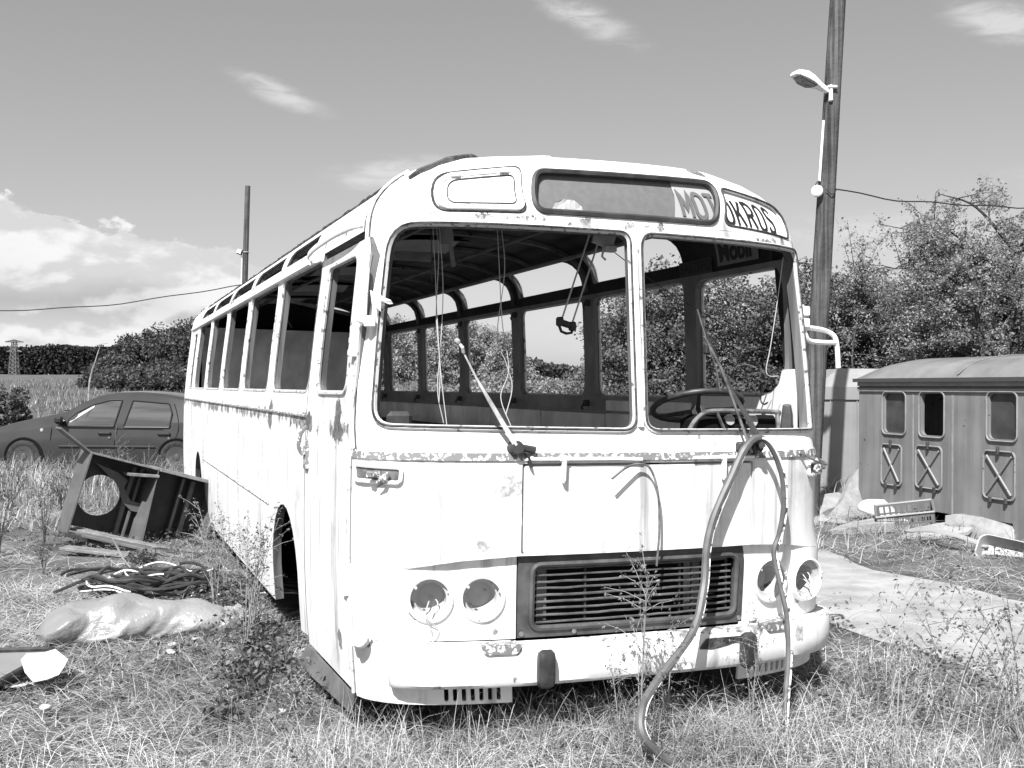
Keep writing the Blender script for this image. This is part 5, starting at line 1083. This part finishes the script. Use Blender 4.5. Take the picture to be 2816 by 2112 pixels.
cbox('top_board', .0, .0, cab_h, .82, cab_d, .022, WOODE); cbox('top_board', .82, -.02, cab_h - .005, .82, cab_d, .04, WOODE)
cbox('bottom_board', .82, 0, -.03, .80, cab_d, .025, WOOD); cbox('bottom_board', .02, 0.0, .03, .5, .10, .02, WOODE)
for x, w_ in ((.60, .05), (.70, .035), (1.22, .04), (1.34, .06)): cbox('batten', x, .22, .0, w_, .06, cab_h - .02, WOOD)
cbox('inner_shelf', .48, -.04, cab_h - .10, .34, .2, .03, WOODE, Matrix.Rotation(R(-9), 3, 'Y'))
mb = MB(); shell(mb, [(.16, .76), (.32, .68), (.48, .60), (.60, .42), (.72, .36), (.80, .36), (.80, .46), (.68, .46), (.56, .58), (.58, .66), (.44, .72)], [], lambda p, d: (p[0], .20 + d, p[1]), .018, .12, mi=0); mb.build('sunlit_patch', WOOD, cbt)  # lighter sheet before the back board, a patch of sunlight put into colour
cbox('flap', -.0, .02, cab_h + .02, .44, cab_d * .55, .022, WOOD, None).matrix_local = Matrix.Translation((.02, 0.0, cab_h + .02)) @ Matrix.Rotation(R(22) + math.pi, 4, 'Y') @ Matrix.Translation((0, 0, -cab_h - .02))
cbox('foot_strip', -.02, -.02, -.02, .5, .05, .04, DARK)
for i, (x, y, z, L_, w_, yaw, pit, m_) in enumerate(((-3.75, 9.95, .12, 1.05, .11, -13, 9, WOODE), (-3.55, 9.8, .08, 1.15, .12, -16, 8, WOOD), (-3.85, 9.65, .05, .7, .16, -10, 4, WOODE), (-3.3, 9.75, .05, .9, .1, -20, 3, DARK))):
    t = thing('loose_plank', ['pale-edged plank under the cabinet bottom', 'grey plank jutting below the cabinet', 'short pale plank flat on the straw before the cabinet', 'dark plank lowest under the cabinet'][i], 'plank', (x, y, z), (0, R(pit), R(yaw)), 'planks under the cabinet')
    mb = MB(); mb.box((0, 0, 0), (L_, w_, .03), bev=.005); mb.build('board', m_, t)
# white plastic sack
SACK = mat('woven_sack', .22, .35, .5, var=(2.6, .85, 1.06), bump=(9, 1.0))
t = thing('plastic_sack', 'crumpled pale woven plastic sack lying on the grass', 'sack', (-2.33, 6.55, .08), (0, 0, R(16))); mb = MB(); n_ = 84; m_ = 90; vs = []
rng = np.random.default_rng(4); W6 = [(rng.uniform(3, 11), rng.uniform(-5, 5), rng.uniform(0, 6)) for _ in range(9)]
for i in range(m_ + 1):
    s_ = i / m_; x = -.60 + 1.2 * s_
    hgt = np.interp(s_, [0, .04, .15, .42, .55, .75, .9, 1], [.02, .10, .155, .205, .17, .14, .10, .03]); wid = np.interp(s_, [0, .05, .2, .45, .62, .8, .93, 1], [.10, .22, .25, .22, .17, .17, .17, .14])
    for k in range(n_):
        a = 2 * math.pi * k / n_; f = sum(math.sin(x * q * 2.2 + a * round(w) + p) for q, w, p in W6) / 9; cr_ = 1 - abs(math.sin(2.5 * x * 3 + a * 2 + 1)) ** .5
        f2 = math.sin(x * 31 + a * 5 + 2 * math.sin(a * 3)) * math.sin(x * 13 - a * 2); q = 1 + .15 * f + .05 * cr_ + .02 * f2 + .07 * (1 - abs(math.sin(x * 5 + a * 1.4 + 1.7 * math.sin(x * 4)))) ** 7 - .06 * (1 - abs(math.sin(x * 8 - a * 1.1 + 1.3 * math.sin(a * 2)))) ** 7; sg_ = math.sin(a)
        vs.append((x + .02 * f, math.cos(a) * wid * q, (sg_ * hgt if sg_ > 0 else sg_ * .085) * q - .0 + .02 * f))
mb.add(vs, [(i * n_ + k, (i + 1) * n_ + k, (i + 1) * n_ + (k + 1) % n_, i * n_ + (k + 1) % n_) for i in range(m_) for k in range(n_)] + [tuple(range(n_)), tuple(m_ * n_ + k for k in range(n_))[::-1]]); mb.build('sack_body', SACK, t, ang=80)
mb = MB(); c = Vector((.60, 0, .05)); ring = []
for k in range(17): ring.append((.56 + (.10 if k % 2 else .02) + random.uniform(-.03, .04), -.2 + .4 * k / 16, random.uniform(-.04, .10)))
ring2 = [(.50, -.16 + .32 * k / 16, .10 - .10 * abs(k / 8 - 1)) for k in range(17)]
mb.add(ring + ring2, [(k, k + 1, 17 + k + 1, 17 + k) for k in range(16)]); mb.build('torn_mouth', SACK, t, smooth=False)
# heap of rubber profiles
heap = thing('rubber_coil', 'tangled heap of black rubber window profiles behind the sack', 'rubber coil', (-2.65, 7.75, .03)); rng = np.random.default_rng(12)
for i in range(22):
    L_ = rng.uniform(.35, .75); W_ = rng.uniform(.10, .28); ox, oy, oz = rng.normal() * .16, rng.normal() * .12, .03 + i * .007; ya = rng.normal() * .25; P = []
    span = rng.uniform(4.2, 6.2); st0 = rng.uniform(0, 6)
    for k in range(26):
        a = st0 + span * k / 25; x, y = math.cos(a) * L_ * .8, math.sin(a) * W_; P.append((ox + x * math.cos(ya) - y * math.sin(ya), oy + x * math.sin(ya) + y * math.cos(ya), oz + .02 * math.sin(a * 3 + i) + (.02 * math.sin(k * .8 + i))))
    mb = MB(); mb.tube(spline(P, 2), rng.uniform(.010, .016) * (.5 if i in (15, 19) else 1), 6); lp_ = mb.build('strip', RUBBERW if i in (15, 19) else RUBBER, heap)
for i in range(14):
    a = Vector((rng.uniform(-.7, .7), rng.uniform(-.3, .3), .05)); an = rng.normal() * .35; L_ = rng.uniform(.4, .9); e = a + Vector((math.cos(an) * L_, math.sin(an) * L_ * .6, rng.uniform(-.03, .05)))
    mb = MB(); mb.tube(spline([a, a.lerp(e, .5) + Vector((0, 0, rng.uniform(.01, .08))), e], 5), .012 if i % 5 else .006, 6); mb.build('strip', RUBBER if i % 5 else RUBBERW, heap)
# framed window pane and rag at the left edge
t = thing('window_pane', 'grey glass pane in a black rubber frame lying at the left edge', 'window pane', (-2.97, 5.42, .07), (R(14), R(-3), R(-4))); lp_ = roundpoly([(-.55, -.29), (.26, -.29), (.50, .26), (-.55, .26)], .07, 5)
mb = MB(); shell(mb, lp_, [], lambda p, d: (p[0], p[1], -d), .012, .2, mi=0); pn = mb.build('glass', mat('flat_glass', .2, .12, .6, var=(3, .9, 1.1), coat=.5), t)
mb = MB(); mb.tube([(x, y, -.004) for x, y in resample(lp_, .08)], .026, 8, closed=True, flat=.7); mb.build('rubber_frame', RUBBER, t)
def rag(name, label, cat, loc, sx, sy, m, seed, group=None, hz=.05):
    rng = np.random.default_rng(seed); t = thing(name, label, cat, loc, (0, 0, rng.uniform(0, 6)), group); mb = MB(); n = 9; W = [(rng.uniform(3, 9) / sx * .3, rng.uniform(-6, 6) / sy * .3, rng.uniform(0, 6)) for _ in range(5)]
    def f(p, d): z = sum(math.sin(p[0] * a + p[1] * b + c) for a, b, c in W) / 5; return (p[0], p[1] + .1 * z * sy, hz * (z + 1) - d)
    ol = [(math.cos(2 * math.pi * k / 11) * sx * rng.uniform(.35, .62), math.sin(2 * math.pi * k / 11) * sy * rng.uniform(.35, .62)) for k in range(11)]
    shell(mb, ol, [], f, .003, max(sx, sy) / 10, mi=0); mb.build('sheet', m, t, ang=70); return t
RAG = mat('white_rag', .42, .8, .1, bump=(14, .8))
t = rag('white_rag', 'white crumpled rag beside the framed window pane', 'rag', (-2.43, 5.42, .04), .25, .2, RAG, 3, None, .11); t.rotation_euler = (R(28), 0, R(10))
for i, (c, yy, w_) in enumerate(((1245 / 2.0, 0, 0),)): pass
LIT = [((-1.93, 6.35), 'scrap of white paper on the grass right of the sack'), ((-2.03, 6.22), 'small white scrap right of the sack mouth'), ((-1.55, 5.66), 'tiny white scrap in the middle of the left grass'), ((-1.10, 4.95), 'white folded scrap in the front grass left of the bus corner'), ((-2.25, 5.0), 'small white scrap near the bottom left'), ((-2.5, 5.32), 'white scrap below the rag'), ((-2.35, 7.1), 'tiny white scrap behind the sack'), ((-3.35, 8.9), 'tiny white scrap in front of the planks'), ((-1.98, 6.05), 'long thin white scrap in the left grass')]
for i, ((x, y), lb) in enumerate(LIT): rag('paper_scrap', lb, 'litter', (x, y, gz1(x, y) + .05), .07 + .03 * (i % 3), .05, RAG, 20 + i, 'white scraps of litter', .012)
t = thing('straight_stick', 'thin pale dry stick lying in the grass below the cabinet', 'stick', (-3.35, 8.85, .02), (0, 0, 0)); mb = MB(); mb.tube([(-.25, .5, .20), (0, .1, .08), (.28, -.35, .02)], [.008, .01, .006], 6); mb.build('stem', WOODE, t)
# ================================================================== GRASS AND WEEDS
STRAW = [leaf_mat('straw_pale', .54, .6, .3, .3), leaf_mat('straw_mid', .33, .6, .3, .3), leaf_mat('straw_dark', .14, .6, .3, .3), leaf_mat('grass_green', .085, .6, .3, .3)]
WEED = [leaf_mat('weed_dark', .10, .55, .3, .4), leaf_mat('weed_mid', .15, .55, .3, .4), leaf_mat('weed_pale', .2, .55, .3, .4)]
def frame(P): return (P[:, 0] - .4975) * .9276 + (P[:, 1] - 4.994) * .3737, -(P[:, 0] - .4975) * .3737 + (P[:, 1] - 4.994) * .9276
def vnoise(P, f, seed):
    r = np.random.default_rng(seed); k = [(r.normal() * f, r.normal() * f, r.uniform(0, 6.28)) for _ in range(9)]
    return sum(np.sin(P[:, 0] * a + P[:, 1] * b + c) for a, b, c in k) / 4.0
def open_ground(P, track=True):
    v, u = frame(P); ok = ~((np.abs(v) < 1.12) & (u > .15) & (u < 10))
    if track: wob = .12 * np.sin(u * 1.7) + .2 * vnoise(P, 5, 3); ok &= ~((v > 2.36 + wob) & (v < 4.2 + wob)) | (rng.random(len(P)) < .025)
    return ok
def blades(name, label, P, rng, L0, L1, tilt0, tilt1, curve, w, mats, probs, seg=2, zlift=0.0, az=None, kind='grass'):
    n = len(P); L = rng.uniform(L0, L1, n); a = rng.uniform(0, 2 * np.pi, n) if az is None else az + rng.normal(size=n) * .7
    th = rng.uniform(tilt0, tilt1, n); D = np.stack([np.cos(a), np.sin(a)], 1); W = np.stack([-np.sin(a), np.cos(a)], 1)
    wa = rng.uniform(0, np.pi, n); 
    z0 = gz(P[:, 0], P[:, 1]) + rng.uniform(0, 1, n) * zlift
    V = np.empty((n, seg + 1, 2, 3)); h = np.zeros(n); r_ = np.zeros(n); t = th.copy(); cu = curve * rng.uniform(.2, 1.3, n)
    for j in range(seg + 1):
        ww = w * rng.uniform(.7, 1.3, n) * (1 - j / seg * .85)
        cx = P[:, 0] + D[:, 0] * r_; cy = P[:, 1] + D[:, 1] * r_
        fx = W[:, 0] * np.cos(wa) + D[:, 0] * np.sin(wa) * .4; fy = W[:, 1] * np.cos(wa) + D[:, 1] * np.sin(wa) * .4; fz = np.sin(wa) * .5
        for s_, k in ((-.5, 0), (.5, 1)):
            V[:, j, k, 0] = cx + fx * ww * s_; V[:, j, k, 1] = cy + fy * ww * s_; V[:, j, k, 2] = z0 + np.maximum(h, -.01) + fz * ww * s_
        h = h + np.cos(t) * L / seg; r_ = r_ + np.sin(t) * L / seg; t = t + cu / seg
    base = np.arange(n)[:, None] * (2 * (seg + 1)); Q = np.concatenate([base + np.array([2 * j, 2 * j + 1, 2 * j + 3, 2 * j + 2]) for j in range(seg)])
    mi = np.tile(rng.choice(len(mats), n, p=probs), seg)
    return tag(np_mesh(name, V.reshape(-1, 3), Q, mats, mi), label, kind, None, 'stuff')
rng = np.random.default_rng(55)
def scatter(n, x0, x1, y0, y1): return np.stack([rng.uniform(x0, x1, n), rng.uniform(y0, y1, n)], 1)
def dens(P, keep): return P[rng.random(len(P)) < keep]
# matted straw
P = np.concatenate([scatter(150000, -5.5, 3.6, 3.5, 8.0), scatter(90000, -8, 6.0, 8.0, 14.5)]); P = P[open_ground(P)]
v, u = frame(P); P = dens(P, np.clip(.62 + .6 * vnoise(P, 1.6, 1), .06, 1) * np.where(v > 4, .7, 1))
blades('matted_straw', 'flattened dry straw covering the yard', P, rng, .08, .26, 1.0, 1.55, .5, .0045, STRAW[:3] + [STRAW[3]], [.40, .32, .16, .12], 2, .045)
# upright arching dry grass before the bus and to the right
P = np.concatenate([scatter(34000, -.9, 3.0, 3.5, 5.2), scatter(2500, 1.4, 2.2, 5.0, 6.0), scatter(4500, -3, -.6, 3.5, 4.6)]); P = P[open_ground(P)]; v, u = frame(P); P = P[(u < .1) | (v > 1.3)]
v, u = frame(P); P = dens(P, np.clip(.45 + .55 * vnoise(P, 2.4, 9), .06, 1) * np.where((u > -.2) & (v < 1.3), .5, 1))
blades('tall_dry_grass', 'arching dry grass in front of the bumper', P, rng, .14, .40, .05, .9, 2.1, .0038, STRAW, [.42, .33, .12, .13], 4, .01)
P = scatter(11000, -9.2, -3.2, 13.2, 16.6); P = dens(P, np.clip(.6 + .5 * vnoise(P, 1.5, 28), .05, 1))
blades('rough_grass', 'long rough grass standing before the parked car', P, rng, .18, .50, .0, .7, 1.0, .012, STRAW, [.22, .34, .24, .20], 3, .0)
# green undergrowth of small leaves
P = np.concatenate([scatter(120000, -5.5, 3.6, 3.5, 8.2), scatter(50000, -8, 6.5, 8.2, 14.5)]); P = P[open_ground(P)]
v, u = frame(P); near = np.exp(-((v + 1.45) / .32) ** 2) * (u > -.6) * (u < 9)
P = dens(P, np.clip(.09 + .55 * vnoise(P, 1.9, 4) + .6 * near, .03, 1))
hh = rng.random(len(P)) ** 1.5 * np.clip(.09 + .06 * vnoise(P, 2.2, 6) + .10 * np.exp(-((frame(P)[0] + 1.5) / .4) ** 2), .03, .3)
C = np.stack([P[:, 0], P[:, 1], gz(P[:, 0], P[:, 1]) + hh], 1); V, Q = leaf_cards(C, .034, rng, .5, .55)
tag(np_mesh('green_undergrowth', V, Q, WEED, rng.choice(3, len(Q), p=[.5, .35, .15])), 'low dark weeds growing through the straw', 'weeds', None, 'stuff')
# grass of the middle distance and the meadow
P = np.concatenate([scatter(50000, -17, -3.5, 11, 22), scatter(20000, 2.2, 12, 9.5, 22)]); P = P[open_ground(P)]
blades('meadow_grass', 'rough grass beyond the yard', dens(P, np.clip(.6 + .4 * vnoise(P, 1.1, 8), .1, 1)), rng, .12, .34, .1, 1.3, 1.2, .011, STRAW, [.28, .36, .2, .16], 2, .02)
yy = 20 + 90 * rng.random(120000) ** 1.7; P = np.stack([rng.uniform(-.62, .35, len(yy)) * yy, yy], 1)
blades('field_grass', 'tall pale grass of the rising field', dens(P, np.clip(.6 + .5 * vnoise(P, .35, 18), .08, 1)), rng, .15, .42, .0, .9, 1.0, .03, STRAW, [.04, .22, .42, .32], 2, .0)

def weed_plant(rng, h, nst, spread, leaf, nleaf, m, sm, r=.0035, branch=3):
    """a branching weed: stems as tapered tubes, leaves in small tufts at the joints"""
    mb = MB(); pts = []
    for i in range(nst):
        a = rng.uniform(0, 6.28); L = h * rng.uniform(.6, 1.05); e = Vector((math.cos(a) * spread * rng.uniform(.3, 1), math.sin(a) * spread * rng.uniform(.3, 1), L)); s_ = spline([(0, 0, -.03), (e.x * .25, e.y * .25, L * .4), (e.x * .6, e.y * .6, L * .75), e], 5)
        mb.tube(s_, [r * (1.3 - k / len(s_)) for k in range(len(s_))], 5)
        for j in range(branch * 2):
            b = s_[int(rng.integers(4, len(s_)))]; w = rng.normal(size=3); w[2] = abs(w[2]) * .9 + .2; tw = b + Vector(w / np.linalg.norm(w)) * h * rng.uniform(.10, .30); mb.tube([b, b.lerp(tw, .5) + Vector((0, 0, .012)), tw], [r * .55, r * .45, r * .3], 4)
            for q in range(3):
                c = b.lerp(tw, .3 + .35 * q)
                for g in range(nleaf): pts.append(np.array(c) + rng.normal(size=3) * leaf * .5)
        for q in s_[5::3]:
            for g in range(max(1, nleaf // 2)): pts.append(np.array(q) + rng.normal(size=3) * leaf * .5)
    V, Q = leaf_cards(np.array(pts), leaf, rng, .35, .45); return mb, V, Q
STEMD = mat('weed_stem', .10, .7, .2); STEMP = mat('pale_weed_stem', .26, .7, .2)
protos = {}
def plant_kind(key, name, label, cat, group, seed, m, sm, x, y, rot, **k):
    """first call builds, later calls copy the thing with its stems and leaves"""
    z = gz1(x, y)
    if key not in protos:
        t = thing(name, label, cat, (x, y, z), (0, 0, rot), group); mb, V, Q = weed_plant(np.random.default_rng(seed), m=m, sm=sm, **k); mb.build('stems', sm, t); np_mesh('leaves', V, Q, m, parent=t); protos[key] = t; return t
    src = protos[key]; c = src.copy(); COL.objects.link(c); c.location = (x, y, z); c.rotation_euler = (0, 0, rot); c['label'] = label
    for ch in list(src.children): d = ch.copy(); COL.objects.link(d); d.parent = c
    return c
# big scratchy weeds at the lower right
for i, (x, y, s_, lb) in enumerate(((1.62, 4.35, 1.0, 'branching weed nearest the bumper end, lower right'), (1.95, 4.6, 1.08, 'tall branching weed over the track edge, lower right'), (2.15, 4.25, 1.0, 'branching weed close to the right edge of the photo'), (1.85, 4.05, .9, 'branching weed low in the front right grass'), (2.35, 4.75, 1.1, 'rightmost tall weed against the pale track'), (1.45, 3.95, .7, 'short weed in the front grass under the bumper end'))):
    o = plant_kind(('right', i % 3), 'branching_weed', lb, 'weed', 'branching weeds at the lower right', 400 + i, WEED[1], STEMP, x, y, i * 1.9, h=.84, nst=4, spread=.42, leaf=.022, nleaf=3, r=.0028, branch=3); o.scale = (s_,) * 3
# weeds growing up in front of the bumper and grille
for i, (v_, u_, s_, lb) in enumerate(((-.13, -.50, .95, 'thin flowering weed standing up before the radiator grille'), (.05, -.42, .6, 'shorter weed beside the hose in front of the bumper'), (-.25, -.55, .5, 'small weed under the middle of the bumper'), (.48, -.45, .6, 'small weed between the hose and the right bumper guard'))):
    x, y = bus2w(v_, u_); o = plant_kind('front', 'grille_weed', lb, 'weed', 'weeds before the bumper', 420, WEED[2], STEMP, x, y, i * 2.2, h=.82, nst=3, spread=.14, leaf=.022, nleaf=4, r=.003, branch=4); o.scale = (s_,) * 3
# weeds along the side of the bus
for i, (v_, u_, s_, lb) in enumerate(((-1.42, 2.1, .85, 'tall weed growing over the front wheel arch'), (-1.5, 1.75, .8, 'weed just ahead of the front wheel arch'), (-1.55, 2.9, .8, 'weed behind the front wheel arch'), (-1.4, 3.6, .7, 'thin weed against the middle of the bus side'))):
    x, y = bus2w(v_, u_); o = plant_kind('side', 'wheel_arch_weed', lb, 'weed', 'weeds along the bus side', 431, WEED[1], STEMP, x, y, i * 1.4, h=.95, nst=5, spread=.28, leaf=.026, nleaf=3, r=.0035, branch=4); o.scale = (s_,) * 3
for i in range(30):
    v_, u_ = (-1.32 - .32 * rng.random(), 1.0 + 2.6 * rng.random()) if i < 24 else (-1.45 - .3 * rng.random(), .2 + .9 * rng.random()); v_, u_ = (-1.12 - .03 * i, 1.7 + .13 * i) if i > 25 else (v_, u_); x, y = bus2w(v_, u_)
    o = plant_kind(('leafy', i % 2), 'leafy_weed', 'low dark broad-leaved weed at the foot of the bus side', 'weed', 'broad-leaved weeds at the foot of the bus side', 440 + i, WEED[0], STEMD, x, y, i * 1.3, h=.15, nst=8, spread=.16, leaf=.042, nleaf=2, r=.004, branch=2); o.scale = (.6 + .5 * rng.random(),) * 3
# thin weeds before the car and cabinet
WL_ = ['thin weed at the left edge before the car wheel', 'thin weed left of the cabinet, tallest there', 'thin weed beside the cabinet side board', 'thin weed before the car wing', 'thin weed below the car mirror', 'thin weed before the car front door', 'thin weed before the car rear door', 'thin weed at the car rear wheel', 'thin weed low at the left edge', 'thin weed in the straw before the cabinet', 'thin weed behind the cabinet top board', 'thin weed between the car and the bus rear']
for i, (x, y, s_) in enumerate(((-6.1, 12.6, .9), (-4.75, 9.6, 1.05), (-4.6, 10.2, .8), (-5.6, 12.9, 1.1), (-4.9, 13.2, 1.15), (-4.45, 13.2, 1.0), (-3.9, 13.4, 1.0), (-4.2, 14.5, .9), (-4.55, 8.9, .7), (-3.95, 8.75, .6), (-4.15, 12.2, .95), (-3.75, 13.8, .8))):
    o = plant_kind(('thin', i % 2), 'thin_weed', WL_[i], 'weed', 'thin weeds before the car', 470 + i, WEED[0], STEMD, x, y, i * 2.1, h=.80, nst=5, spread=.24, leaf=.03, nleaf=3, r=.005, branch=3); o.scale = (s_,) * 3
